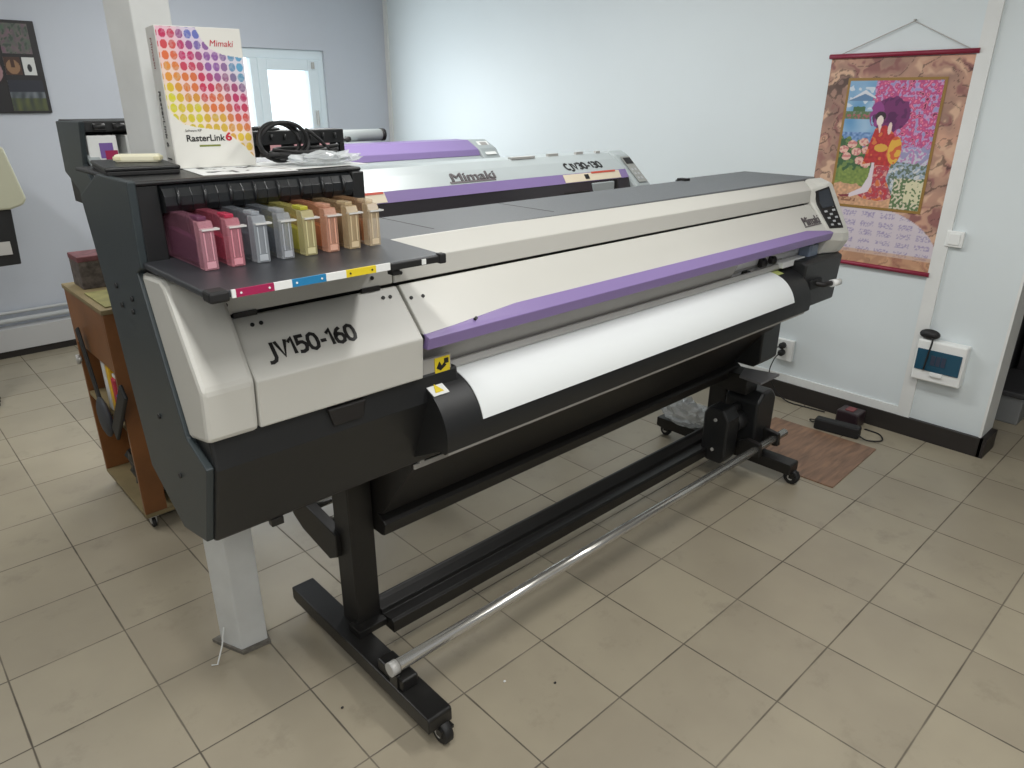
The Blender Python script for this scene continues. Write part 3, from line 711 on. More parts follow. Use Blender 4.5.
# ================================================================ SECOND PRINTER (silver, CJV30)
Q = thing('wide_format_printer', 'silver wide format printer with a purple stripe, directly behind the foreground printer', 'printer', (.9, 1.35, 0))
q0, q1 = -.46, 2.10
def Lc(a, b_, t): return a+(b_-a)*t
PR('silver_cover', M_SILV, Q, [(1.42, 1.402), (1.30, 1.414), (1.20, 1.412), (1.145, 1.385), (1.075, 1.338), (1.09, 1.33), (1.16, 1.36), (1.42, 1.39)], -.05, 1.99, 'x', .003)
bm = newbm(); prism(bm, [(1.42, 1.40), (1.20, 1.418), (1.16, 1.40), (1.0, 1.262), (.985, 1.225), (1.02, 1.15), (1.42, 1.15)], 1.995, 2.115)
obj('right_end_cover', bm, M_SILV, Q, .014)
PR('purple_stripe', M_PURP, Q, [(1.076, 1.339), (1.050, 1.300), (1.066, 1.298), (1.09, 1.335)], -.05, 1.99)
PR('recess_shade', mat('recess_shade_dark', (52, 50, 54), .2), Q, [(1.052, 1.300), (1.03, 1.235), (1.05, 1.235), (1.07, 1.300)], -.05, 1.99)  # dark sheet painted in for the shaded recess below the purple stripe
PR('front_rail', M_DGREY, Q, [(1.01, 1.235), (.98, 1.205), (1.0, 1.18), (1.06, 1.18), (1.06, 1.235)], -.05, 1.99)
PR('lower_body', M_BLACK, Q, [(1.02, 1.20), (.99, 1.10), (1.03, .85), (1.50, .85), (1.50, 1.385), (1.2, 1.385)], -.35, 2.10, 'x', .004)
bm = newbm(); box(bm, 1.30, 1.45, 1.19, 1.215, 1.410, 1.420); box(bm, 1.55, 1.62, 1.2, 1.215, 1.41, 1.424); box(bm, 1.75, 1.80, 1.2, 1.215, 1.41, 1.424); box(bm, 1.90, 1.93, 1.2, 1.215, 1.41, 1.422); obj('top_latch', bm, M_GREY, Q)
s2a = Vector((0, 1.075, 1.338)); s2b = Vector((0, 1.145, 1.385)); s2 = (s2b-s2a).normalized()
n2 = Vector((0, -s2.z, s2.y))
text('brand_lettering', 'Mimaki', mat('logo_grey', (96, 90, 92), .4), Q, Vector((.875, 0, 0))+s2a+s2*.020+n2*.001, (1, 0, 0), s2, .070, .003, 0, .25, .2)
text('brand_lettering', 'Mimaki', mat('logo_grey', (96, 90, 92), .4), Q, Vector((.8795, 0, 0))+s2a+s2*.0215+n2*.001, (1, 0, 0), s2, .070, .003, 0, .25, .2)
bm = newbm()
a3 = Vector((.86, 0, 0))+s2a+s2*.008+n2*.001
vs = [bm.verts.new(a3+Vector((dx, 0, 0))+s2*ds+n2*dh) for dh in (0, .001) for dx, ds in ((0, 0), (.25, 0), (.25, .012), (0, .012))]
for q in ((0, 1, 2, 3), (4, 5, 6, 7), (0, 1, 5, 4), (1, 2, 6, 5), (2, 3, 7, 6), (3, 0, 4, 7)): bm.faces.new([vs[k] for k in q])
obj('brand_underline', bm, mat('logo_grey', (96, 90, 92), .4), Q)
stroke_text('model_lettering', 'CJV30-130', M_INK, Q, Vector((1.58, 0, 0))+s2a+s2*.030+n2*.001, (1, 0, 0), s2, .042, .011, .26)
def flat_on(nm, m, par, x0, x1, a, b_, h=.001, off=.001):
    a = Vector((0, *a)); b_ = Vector((0, *b_)); s_ = (b_-a).normalized(); n_ = Vector((0, -s_.z, s_.y))
    bm = newbm(); vs = [bm.verts.new(Vector((x, 0, 0))+q+n_*hh) for hh in (off, off+h) for x, q in ((x0, a), (x1, a), (x1, b_), (x0, b_))]
    for q in ((0, 1, 2, 3), (4, 5, 6, 7), (0, 1, 5, 4), (1, 2, 6, 5), (2, 3, 7, 6), (3, 0, 4, 7)): bm.faces.new([vs[k] for k in q])
    bmesh.ops.recalc_face_normals(bm, faces=bm.faces[:]); return obj(nm, bm, m, par)
lb = flat_on('caution_label', mat('cream_label', (226, 214, 190), .5), Q, 1.52, 1.93, (1.051, 1.302), (1.074, 1.336))
flat_on('red_line', mat('label_red', (200, 80, 60), .5), lb, 1.72, 1.90, (1.070, 1.331), (1.0755, 1.339), .001, .002)
flat_on('warning_symbol', M_INK, lb, 1.665, 1.695, (1.056, 1.310), (1.070, 1.330), .001, .002)
lb = flat_on('caution_label', mat('cream_label', (226, 214, 190), .5), Q, .30, .525, (1.051, 1.302), (1.074, 1.336))
flat_on('red_line', mat('label_red', (200, 80, 60), .5), lb, .31, .52, (1.070, 1.331), (1.0755, 1.339), .001, .002)
bm = newbm(); box(bm, 1.70, 1.86, 1.035, 1.06, 1.215, 1.29); obj('carriage_block', bm, M_SILV, Q, .004)
B('carriage_pin', M_INK, Q, 1.87, 1.885, 1.03, 1.06, 1.22, 1.30); B('carriage_cable_guide', M_INK, Q, 1.50, 1.68, 1.035, 1.06, 1.23, 1.26)
cpq = flat_on('control_panel', mat('panel_silver', (150, 152, 148), .4), Q, 2.025, 2.095, (1.012, 1.272), (1.145, 1.388), .002, .004)
flat_on('display', M_INK, cpq, 2.032, 2.088, (1.105, 1.355), (1.135, 1.382), .001, .006)
for i in range(3):
    for j in range(2):
        flat_on('button', mat('button_grey', (175, 178, 180), .4), cpq, 2.038+j*.026, 2.052+j*.026, (1.028+i*.022, 1.286+i*.019), (1.038+i*.022, 1.295+i*.019), .001, .006)
# its stand
B('ink_unit_arm', M_BLACK, Q, -.483, -.12, 1.0, 1.11, 1.29, 1.40, .003)
for x in (.62, 1.9):
    B('stand_post', M_BLKMET, Q, x, x+.08, 1.28, 1.38, .10, .86, .003)
    f = B('stand_foot', M_BLKMET, Q, x, x+.08, 1.02, 1.52, .06, .11, .003)
    caster(f, x+.04, 1.06); caster(f, x+.04, 1.48)
B('lower_beam', M_BLKMET, Q, .70, 1.9, 1.29, 1.35, .25, .33, .003)
# ink unit of printer 2 (left, raised)
PR('ink_unit_side', M_SIDE, Q, [(.94, 1.612), (1.19, 1.608), (1.205, 1.466), (1.086, 1.424), (1.04, 1.28), (.92, 1.28), (.90, 1.43), (.985, 1.50)], -.497, -.483, 'x', .003)
PR('ink_unit_strip', M_SILV, Q, [(.985, 1.525), (.945, 1.50), (.905, 1.455), (.90, 1.43), (.915, 1.45), (.955, 1.495), (.995, 1.515)], -.484, -.455)
B('ink_unit_top', M_BLACK, Q, -.483, -.12, .965, 1.22, 1.585, 1.612, .003)
B('ink_unit_back', M_INK, Q, -.483, -.12, 1.12, 1.22, 1.38, 1.585)
B('ink_unit_floor', M_BLACK, Q, -.483, -.12, .95, 1.12, 1.40, 1.455, .002)
bm = newbm()
for i in range(7): tube(bm, [(-.46+.05*i, .962, 1.598), (-.43+.05*i, .962, 1.598)], .009, 10)
obj('slot_flap', bm, M_BLACK, Q)
for i, (c, nm) in enumerate(((M_MAG, 'magenta'), (M_BLU, 'blue'))):
    x = -.478+i*.098
    t = thing('ink_cartridge', 'white ink cartridge with %s label in the ink unit of the silver printer' % nm, 'ink cartridge', (x+.02, 1.0, 1.4555), 'white cartridges in the rear ink unit')
    B('cartridge_body', M_WHITE, t, x, x+.075, .975, 1.10, 1.4555, 1.575, .003)
    B('ink_label', c, t, x+.040, x+.072, .973, .975, 1.462, 1.535)
    B('ink_label', mat('violet_label', (120, 90, 160), .5), t, x+.028, x+.062, .9735, .9747, 1.515, 1.555)
# loose cartridge rack standing on the silver printer
RK = thing('cartridge_rack', 'black ink cartridge rack with pink labels standing on top of the silver printer', 'cartridge rack', (.3, 1.36, 1.415))
zr = 1.4155
B('rack_base', M_BLACK, RK, .06, .505, 1.30, 1.41, zr, zr+.03, .003)
B('rack_back', M_INK, RK, .06, .505, 1.37, 1.41, zr+.03, zr+.13)
B('rack_top', M_BLACK, RK, .06, .505, 1.30, 1.41, zr+.095, zr+.145, .004)
B('rack_cheek', M_BLACK, RK, .485, .505, 1.30, 1.41, zr+.03, zr+.095, .002)
bm = newbm()
for i in range(8): tube(bm, [(.10+i*.052, 1.297, zr+.132), (.10+i*.052, 1.297, zr+.112)], .006, 8)
obj('rack_rib', bm, M_BLACK, RK)
for i, x in enumerate((.195, .290, .395)):
    l_ = B('pink_label', mat('pink_label', (226, 170, 175), .5), RK, x, x+.042, 1.295, 1.2975, zr+.035, zr+.095)
    bm = newbm(); tube(bm, [(x+.021, 1.294, zr+.06), (x+.021, 1.2948, zr+.06)], .012, 12); obj('label_emblem', bm, M_RED, l_)
bm = newbm(); tube(bm, [(.205, 1.36, zr+.146), (.205, 1.36, zr+.152), (.205, 1.36, zr+.158)], [.055, .055, .03], 24)
for v in bm.verts: v.co.x = .205+(v.co.x-.205)*1.1
o = obj('black_disc_lid', bm, M_RUB); tag(o, 'round black lid lying on the cartridge rack behind the software box', 'lid')

# ================================================================ THIRD PRINTER
V = thing('wide_format_printer', 'farthest wide format printer, with a broad purple cover, behind the silver one', 'printer', (1.0, 2.5, 0))
PR('purple_cover', M_PURP, V, [(2.42, 1.432), (2.30, 1.430), (2.20, 1.380), (2.185, 1.345), (2.21, 1.34), (2.45, 1.40)], .42, 1.965, 'x', .003)
PR('grey_rail', M_SILV, V, [(2.19, 1.345), (2.15, 1.325), (2.14, 1.27), (2.20, 1.27), (2.22, 1.33)], .42, 1.965)
bm = newbm(); prism(bm, [(2.45, 1.425), (2.30, 1.430), (2.20, 1.385), (2.145, 1.32), (2.15, 1.0), (2.45, 1.0)], 1.97, 2.11); obj('right_end_cover', bm, M_SILV, V, .01)
PR('lower_body', M_BLACK, V, [(2.17, 1.27), (2.15, 1.0), (2.2, .85), (2.75, .85), (2.75, 1.38), (2.30, 1.39)], .40, 2.10, 'x', .004)
flat_on('control_panel', M_WHITE, V, 2.0, 2.085, (2.165, 1.345), (2.27, 1.417), .002, .004)
flat_on('display', M_DGREY, V, 2.02, 2.07, (2.235, 1.392), (2.262, 1.411), .001, .0065)
PR('rear_cover', M_SILV, V, [(2.42, 1.435), (2.75, 1.42), (2.75, 1.38), (2.42, 1.39)], .42, 1.35, 'x', .003)
for x in (.6, 1.9):
    B('stand_post', M_BLKMET, V, x, x+.08, 2.4, 2.5, .10, .86, .003); f = B('stand_foot', M_BLKMET, V, x, x+.08, 2.1, 2.8, .06, .11, .003)
    caster(f, x+.04, 2.13); caster(f, x+.04, 2.77)
rl = thing('media_roll', 'long silver-white roll lying on top of the farthest printer', 'roll', (.8, 2.6, 1.43))
T('roll_body', mat('roll_silver', (190, 196, 194), .35), rl, [(.45, 2.60, 1.464), (1.52, 2.60, 1.464)], .034, 20)
T('roll_cap', M_INK, rl, [(1.52, 2.60, 1.464), (1.545, 2.60, 1.464)], .036, 20)
o = T('support_rod', M_INK, None, [(.45, 2.50, 1.450), (1.22, 2.50, 1.450), (1.225, 2.50, 1.450), (1.25, 2.50, 1.450)], [.008, .008, .016, .014], 10); tag(o, 'thin black rod in front of the silver-white roll', 'rod')

# ================================================================ CART
K = thing('wooden_cart', 'narrow brown wooden cart on small wheels, left behind the foreground printer', 'cart', (-.3, 1.8, 0))
cx0, cx1, cy0, cy1 = -.405, -.05, 1.555, 2.11
def board(nm, m, a): return B(nm, m, K, *a, .002)
board('front_board', M_WOOD, (cx0, cx0+.085, cy0, cy0+.018, .079, .929))
board('front_upper_board', M_WOOD, (cx0+.086, cx1, cy0, cy0+.018, .70, .929))
board('rear_board', M_WOOD, (cx0, cx1, cy1-.018, cy1, .079, .929))
board('upper_side_board', M_WOOD, (cx0, cx0+.012, cy0+.018, cy1-.018, .70, .93))
board('shelf', M_PINE, (cx0, cx1, cy0, cy1, .06, .078))
board('shelf', M_PINE, (cx0+.002, cx1-.013, cy0+.019, cy1-.019, .45, .468))
board('cart_top', M_PINE, (cx0-.005, cx1, cy0-.005, cy1+.005, .93, .948))
board('far_side_board', M_WOOD, (cx1-.012, cx1, cy0+.018, cy1-.018, .078, .93))
for x, y in ((cx0+.03, cy0+.03), (cx0+.03, cy1-.03), (cx1-.03, cy0+.03), (cx1-.03, cy1-.03)):
    bm = newbm(); box(bm, x-.02, x+.02, y-.02, y+.02, .053, .060); box(bm, x-.012, x-.008, y-.01, y+.01, .02, .054); box(bm, x+.008, x+.012, y-.01, y+.01, .02, .054); c = obj('caster', bm, M_GREY, K)
    bm = newbm(); tube(bm, [(x-.007, y, .020), (x+.007, y, .020)], .020, 16); obj('wheel', bm, M_RUB, c)
bm = newbm(); tube(bm, [(cx0-.012, 2.09, .62), (cx0, 2.09, .62)], .012, 10); tube(bm, [(cx0-.012, 2.09, .60), (cx0-.012, 2.09, .64)], .008, 10); obj('handle_hook', bm, M_GREY, K)
# things on the cart top
def crumple(name, c, s, m, label, cat, seed=0, amp=.25, sub=3):
    bm = newbm(); bmesh.ops.create_icosphere(bm, subdivisions=sub, radius=1)
    for v in bm.verts:
        d = v.co.normalized(); k = max(abs(d.x), abs(d.y), abs(d.z))**-.6
        n_ = 1+noise.noise(d*2.2+Vector((seed, 0, 0)))*amp+noise.noise(d*7+Vector((seed, 3, 0)))*amp*.5
        v.co = Vector((c[0]+d.x*k*s[0]*n_, c[1]+d.y*k*s[1]*n_, c[2]+max(-s[2], d.z*k*s[2]*n_)))
    o = obj(name, bm, m); return tag(o, label, cat)
tin = thing('patterned_box', 'dark patterned cardboard box standing on the far end of the cart top', 'box', (-.24, 1.99, .9485))
B('box_body', mat('patterned_card', (86, 78, 74), .6, var=.6, scale=45), tin, -.37, -.10, 1.93, 2.07, .9485, 1.075, .003)
B('box_lid', mat('maroon_card', (104, 62, 66), .6, var=.4, scale=40), tin, -.372, -.098, 1.928, 2.072, 1.058, 1.080, .003)
crumple('plastic_bag', (-.10, 1.80, .990), (.05, .05, .042), mat('white_film', (200, 202, 200), .3, var=.4, scale=30), 'crumpled white film lying on the cart top beside the dark box', 'plastic bag', 2, .5)
bm = newbm(); prism(bm, [(-.39+.0, 1.90), (-.12, 1.90), (-.12, 2.08), (-.395, 2.08)], .9482, .9484, 'z'); bm.free()
ms = thing('masking_mat', 'olive green sheet lying on the near part of the cart top', 'mat', (-.23, 1.70, .9485))
B('mat_sheet', mat('olive_sheet', (128, 124, 78), .6, var=.35, scale=14), ms, -.385, -.09, 1.58, 1.86, .9485, .953, .001)
T('mat_ring', mat('straw', (170, 160, 112), .6), ms, [(-.24+.08*math.cos(a/20*2*PI), 1.72+.08*math.sin(a/20*2*PI), .957) for a in range(21)], .004, 6)
# packets seen through the open side
for i, (y, z, s_, c, lab) in enumerate(((1.80, .468, (.03, .13), (214, 216, 214), 'white rolled packet standing on the middle shelf of the cart'), (1.74, .468, (.028, .10), (222, 178, 40), 'yellow packet standing on the middle shelf of the cart'),
                                        (1.69, .468, (.028, .075), (176, 40, 60), 'dark red packet standing on the middle shelf of the cart'), (1.655, .468, (.022, .055), (30, 110, 200), 'blue packet standing on the middle shelf of the cart'))):
    h = (.33, .22, .17, .11)[i]
    t = thing('ink_packet', lab, 'packet', (cx0+.05, y, z+.0005), 'packets on the middle shelf of the cart')
    B('packet_body', mat('packet_'+str(c[0]), c, .4, var=.1, scale=30), t, cx0+.012, cx0+.085, y-.022, y+.022, z+.0005, z+h, .008)
    B('packet_flap', mat('packet_flap', (225, 226, 224), .4), t, cx0+.02, cx0+.077, y-.018, y+.018, z+h, z+h+.018, .004)
crumple('tool_bag', (-.285, 1.76, .168), (.080, .14, .085), mat('black_bag', (26, 26, 28), .5), 'black bag lying on the bottom shelf of the cart', 'bag', 5, .35)
# printer's left arm strap with grey pad hanging over the cart
ar = thing('hanging_strap', 'black strap with a rounded dark grey pad hanging on the open side of the cart', 'strap', (-.45, 1.55, .5))
def slabv(nm, m, c0, c1, w_, t_, par):
    a = Vector(c0); b_ = Vector(c1); d = (b_-a).normalized(); n_ = Vector((1, 0, 0)); s_ = d.cross(n_).normalized()
    bm = newbm(); vs = [bm.verts.new(p_+s_*sw_*w_+n_*h_*t_) for h_ in (-.5, .5) for p_, sw_ in ((a, -.5), (a, .5), (b_, .5), (b_, -.5))]
    for q in ((0, 1, 2, 3), (4, 5, 6, 7), (0, 1, 5, 4), (1, 2, 6, 5), (2, 3, 7, 6), (3, 0, 4, 7)): bm.faces.new([vs[k] for k in q])
    bmesh.ops.recalc_face_normals(bm, faces=bm.faces[:]); return obj(nm, bm, m, par, .006)
slabv('strap', M_RUB, (-.425, 1.66, .42), (-.425, 1.40, .68), .065, .014, ar)
slabv('strap', M_RUB, (-.425, 1.93, .80), (-.425, 1.80, .50), .05, .010, ar)
bm = newbm(); sphere(bm, (-.43, 1.765, .46), .09, .22, .95, .95); obj('pad', bm, mat('pad_grey', (60, 62, 66), .7), ar)

# ================================================================ LEFT MACHINE (cut by the frame)
L_ = thing('beige_plotter', 'pale beige machine with a black lower body at the left edge, near the back wall', 'machine', (-.8, 3.6, 0))
M_BEI = mat('beige_plastic', (176, 176, 154), .5)
PR('top_hood', M_BEI, L_, [(-.255, 1.12), (-.235, 1.15), (-.285, 1.42), (-.38, 1.46), (-1.6, 1.46), (-1.6, 1.10), (-.32, 1.10)], 3.45, 4.1, 'y', .01)
PR('lower_body', M_BLACK, L_, [(-.315, 1.10), (-.33, .80), (-1.6, .78), (-1.6, 1.10)], 3.47, 4.08, 'y', .006)
B('front_tag', M_GREY, L_, -.42, -.36, 3.462, 3.47, .86, .93)
B('stand_leg', M_BEI, L_, -.64, -.60, 3.55, 3.60, .07, .79, .003)
B('stand_leg', M_BEI, L_, -1.5, -1.46, 3.55, 3.60, .07, .79, .003)
B('stand_foot', M_BEI, L_, -.64, -.60, 3.45, 4.05, .06, .085, .003)
B('stand_foot', M_BEI, L_, -1.5, -1.46, 3.45, 4.05, .06, .085, .003)
for x in (-.615, -1.475):
    caster(L_, x, 3.50); caster(L_, x, 4.0)

# ================================================================ PIN BOARD
PBX0, PBX1, PBZ0, PBZ1 = -.95, .205, 1.572, 2.118
pbd = thing('picture_board', 'dark brown board with small pictures hanging on the back wall, cut by the left edge', 'board', (-.35, YB-.01, 1.572))
B('board_frame', mat('board_black', (34, 32, 34), .5), pbd, PBX0, PBX1, YB-.022, YB-.001, PBZ0, PBZ1, .003)
M_PIC = vmat('small_print')
def scene_a(u, v):
    q = noise.noise(Vector((u*4, v*4, 3))); r_ = noise.noise(Vector((u*9, v*9, 7)))
    return (100+34*q, 98+24*r_, 94+20*q) if r_ < .2 else (66, 78, 70)
def face_pic(u, v):
    d = (u-.5)**2+(v-.45)**2
    return (140, 108, 80) if d < .17 and not (abs(u-.5) < .12 and v > .4) else (70, 48, 40)
def dark_city(u, v):
    q = noise.noise(Vector((u*8, v*3, 9)))
    if v < .42: return (74+26*q, 80+26*q, 58)
    if v < .62: return (86+50*q, 92+50*q, 98+50*q)
    return (42, 44, 54)
def card(u, v): return (40, 42, 46) if (u-.5)**2*1.6+(v-.4)**2 < .05 else (205, 206, 204)
def pinkc(u, v): return (150, 118, 122) if (u-.5)**2+(v-.5)**2 < .22 else (40, 34, 34)
def dark_land(u, v): return (44+20*noise.noise(Vector((u*6, v*6, 1))), 62, 56)
for fn, x0, x1, z0, z1 in ((scene_a, .0, .165, 1.925, 2.10), (face_pic, -.005, .085, 1.80, 1.905), (card, .095, .165, 1.80, 1.905), (dark_city, -.01, .185, 1.585, 1.77), (pinkc, -.12, -.02, 1.75, 1.89), (dark_land, -.13, -.02, 1.91, 2.08), (dark_land, -.35, -.16, 1.70, 2.0)):
    painted('small_picture', (x0, YB-.0222, z0), (1, 0, 0), (0, 0, 1), x1-x0, z1-z0, 30, 30, fn, pbd, M_PIC, .002)

# ================================================================ SCROLL CALENDAR on the right wall
SY0, SY1, SZ0, SZ1 = .497, -.165, .855, 1.872
sc_ = thing('wall_scroll', 'hanging scroll calendar with a lady in a red kimono on the right wall', 'wall scroll', (XR-.01, .166, SZ0))
def stone(u, v):
    a = noise.fractal(Vector((u*4.2, v*6.5, 1.3)), 1, 2, 4); b_ = noise.noise(Vector((u*7+a*2.5, v*10, 4))); 
    c = Vector((176, 138, 120))+Vector((30, 22, 16))*a*1.6
    if b_ > .12: c = c.lerp(Vector((208, 172, 146)), min(1, (b_-.12)*4))
    if b_ < -.2: c = c.lerp(Vector((142, 96, 92)), min(1, (-b_-.2)*4))
    if abs(noise.noise(Vector((u*5+a*1.8, v*9+a, 9)))) < .035: c = c*.68
    return c
def fan_backing(u, v):
    c = stone(u, v)
    # month fan: pale arc across the lower quarter
    x, y = u, v
    d = ((x-.42)/.60)**2+((y-.055)/.245)**2
    if v < .055+.0: d = 9
    if d < 1 and y > .05+.07*(x < .3)*0:
        c = Vector((206, 196, 204))
        gy = (y-.06)/.045; gx = x*7
        if (gx % 1) < .72 and (gy % 1) < .62 and noise.noise(Vector((u*90, v*140, 2))) > .0: c = Vector((160, 150, 182))
    if v < .075: c = c.lerp(Vector((196, 150, 110)), .5)
    
    return tuple(max(0, min(255, q)) for q in c)
NR = (0, -1, 0)
painted('scroll_sheet', (XR-.004, SY0, SZ0+.01), NR, (0, 0, 1), SY0-SY1, SZ1-SZ0-.02, 150, 210, fan_backing, sc_, vmat('scroll_print'), .002)
def ell(u, v, cx, cy, rx, ry): return ((u-cx)/rx)**2+((v-cy)/ry)**2 < 1
def geisha(u, v):
    n1 = noise.noise(Vector((u*17, v*24, 2))); n2_ = noise.noise(Vector((u*34, v*46, 5))); n3 = noise.noise(Vector((u*6, v*8, 8)))
    V3 = lambda *a: Vector(a)
    def poly(pts):
        ins = False; j = len(pts)-1
        for i in range(len(pts)):
            xi, yi = pts[i]; xj, yj = pts[j]
            if (yi > v) != (yj > v) and u < (xj-xi)*(v-yi)/(yj-yi)+xi: ins = not ins
            j = i
        return ins
    c = V3(132, 178, 214)+V3(34, 22, 12)*n3*1.6
    if n1 > .25 and v > .78: c = V3(206, 222, 234)
    if v < .60: c = V3(106, 146, 196)+V3(50, 44, 36)*n2_*1.3
    if v > .845 and v < .93-abs(u-.19)*.45: c = V3(92, 132, 172) if v < .900-abs(u-.19)*.3 else V3(220, 226, 234)
    if .70 < v < .765 and u < .30: c = V3(84, 116, 74) if n2_ > -.05 else (V3(160, 96, 92) if v < .74 else V3(120, 130, 120))
    if .765 <= v < .80+.01*n1 and .08 < u < .22: c = V3(62, 104, 66)
    g = .57-.22*u+.05*n1
    if v < g and u < .55: c = V3(52, 92, 54) if n1+n2_*.6 < .05 else (V3(104, 134, 70) if n2_ > -.1 else V3(70, 116, 80))
    if v < .30+.04*n1 and u < .42: c = V3(116, 142, 66)+V3(24, 20, 10)*n2_*1.6
    for cx, cy in ((.14, .50), (.31, .455), (.09, .40), (.25, .37), (.33, .345), (.20, .44), (.05, .455), (.27, .52)):
        if ell(u+.012*n2_, v, cx, cy, .055, .032): c = V3(232, 190, 172) if n2_ > -.05 else V3(206, 128, 126)
    if (v > .56+.08*math.sin(u*9)+.06*n1 and u > .42+.05*n1) or (u > .68+.05*n2_ and v > .44+.05*n1) or (v > .80+.06*n1 and u > .30+.05*n2_):
        m_ = n1*.7+n2_*.7
        c = V3(200, 76, 128) if m_ > .05 else (V3(176, 72, 132) if m_ > -.14 else (V3(204, 150, 196) if m_ > -.32 else V3(150, 150, 200)))
        if m_ > .30: c = V3(232, 130, 160)
        if m_ > .46: c = V3(112, 36, 74)
    if u > .60+.04*n1 and v < .50+.05*n2_: c = V3(150, 150, 190) if n1 > .05 else (V3(188, 130, 184) if n2_ > 0 else V3(196, 200, 214))
    if u > .55 and v < .37+.03*n1: c = V3(150, 172, 190) if n2_ > .05 else (V3(92, 112, 96) if n1 > -.1 else V3(206, 212, 214))
    if v < .14+.04*math.sin(u*5+1)+.02*n1: c = V3(206, 160, 122)+V3(30, 24, 18)*n2_*1.3
    if u > .68 and v < .25+.02*n1: c = V3(84, 116, 72) if n2_ < .05 else V3(214, 208, 182)
    if u > .82 and .06 < v < .23 and n2_ > -.25: c = V3(216, 214, 176)
    if .03 < v < .06 and .02 < u < .28 and n2_ > -.1: c = V3(140, 96, 70)
    if ell(u+.02*n1, v+.02*n1, .52, .745, .20, .135): c = V3(108, 38, 98) if n1 < .15 else V3(84, 30, 84)
    if ell(u, v, .53, .73, .05, .035): c = V3(78, 26, 78)
    if ell(u, v, .36, .74, .08, .10) and n1 < .25: c = V3(140, 58, 132)
    if poly([(.37, .63), (.48, .66), (.58, .60), (.66, .50), (.62, .36), (.585, .24), (.69, .09), (.58, .05), (.37, .06), (.29, .09), (.42, .22), (.40, .36), (.29, .34), (.33, .50)]):
        c = V3(184, 44, 44)+V3(30, 10, 8)*n2_
        if v < .34: c = V3(168, 72, 86) if n2_ > .05 else (V3(214, 150, 142) if n1 > 0 else V3(190, 50, 60))
        if n1 > .30: c = V3(216, 112, 58)
    if ell(u, v, .47, .48, .075, .032): c = V3(222, 168, 62)
    if ell(u, v, .625, .465, .072, .11): c = V3(230, 176, 60) if n1 > -.1 else V3(210, 92, 50)
    if poly([(.40, .36), (.43, .36), (.44, .18), (.41, .12), (.21, .065), (.17, .085), (.33, .15), (.385, .24)]): c = V3(224, 214, 222)
    if poly([(.06, .075), (.20, .09), (.19, .065), (.10, .06)]): c = V3(120, 44, 52)
    if ell(u, v, .405, .725, .060, .040): c = V3(42, 30, 40)
    if ell(u, v, .408, .692, .036, .040): c = V3(240, 226, 216)
    if ell(u, v, .53, .635, .022, .048): c = V3(236, 214, 202)
    if poly([(.395, .655), (.435, .655), (.425, .59)]): c = V3(236, 216, 206)
    c = c.lerp(V3(176, 150, 150), .12)
    return tuple(max(0, min(255, q)) for q in c)
gy0, gy1, gz0, gz1 = .381, -.052, 1.160, 1.758
bm = newbm(); box(bm, XR-.0085, XR-.006, gy1-.013, gy0+.013, gz0-.013, gz1+.013); obj('picture_border', bm, mat('gold_border', (150, 118, 62), .45), sc_)
painted('picture_print', (XR-.0088, gy0, gz0), NR, (0, 0, 1), gy0-gy1, gz1-gz0, 190, 260, geisha, sc_, vmat('scroll_print'), .001)
M_MAROON = mat('maroon_rod', (136, 30, 58), .4)
bm = newbm(); tube(bm, [(XR-.014, SY0+.008, SZ1), (XR-.014, SY1-.006, SZ1+.004)], .011, 14); obj('top_rod', bm, M_MAROON, sc_)
bm = newbm(); tube(bm, [(XR-.014, SY0+.008, SZ0+.006), (XR-.014, SY1-.003, SZ0+.006)], .011, 14); obj('bottom_rod', bm, M_MAROON, sc_)
bm = newbm(); tube(bm, [(XR-.014, SY0-.05, SZ1+.01), (XR-.010, .130, 2.012), (XR-.014, SY1+.03, SZ1+.012)], .0022, 6); obj('hanging_string', bm, mat('string', (176, 172, 168), .7), sc_)
bm = newbm(); tube(bm, [(XR, .130, 2.018), (XR-.02, .130, 2.016)], .004, 8); o = obj('nail', bm, M_GREY); tag(o, 'small nail in the right wall holding the scroll string', 'nail')

# ================================================================ WALL FITTINGS
sw_ = thing('light_switch', 'small white square light switch on the right wall beside the trim strip', 'switch', (XR-.01, -.243, 1.012))
B('switch_plate', M_WHITE, sw_, XR-.022, XR-.001, -.282, -.205, 1.012, 1.088, .004); B('rocker', M_WHITE, sw_, XR-.027, XR-.022, -.268, -.219, 1.024, 1.076, .002)
bk = thing('breaker_box', 'white breaker box with a blue-tinted window low on the right wall', 'breaker box', (XR-.03, -.315, .338))
B('box_body', M_WHITE, bk, XR-.065, XR-.001, -.425, -.20, .338, .550, .008)
B('tinted_door', mat('blue_tinted_window', (40, 82, 104), .12, alpha=.92), bk, XR-.071, XR-.065, -.412, -.208, .395, .505, .003)
bm = newbm(); 
for i in range(3): box(bm, XR-.073, XR-.071, -.345+i*.024, -.326+i*.024, .43, .48)
obj('breaker_switch', bm, mat('breaker_dark', (58, 66, 84), .3), bk)
B('door_latch', M_WHITE, bk, XR-.076, XR-.065, -.345, -.285, .372, .394, .003)
mo = thing('computer_mouse', 'black oval computer mouse lying on top of the breaker box with its cord hanging down', 'mouse', (XR-.04, -.228, .5505))
bm = newbm(); sphere(bm, (XR-.040, -.240, .576), .03, .95, 1.6, .85, 20); obj('mouse_body', bm, M_RUB, mo)
bm = newbm(); tube(bm, smooth_curve([(XR-.066, -.262, .566), (XR-.078, -.268, .545), (XR-.0785, -.262, .48), (XR-.0785, -.256, .40)], 5), .0045, 8); obj('mouse_cord', bm, M_RUB, mo)
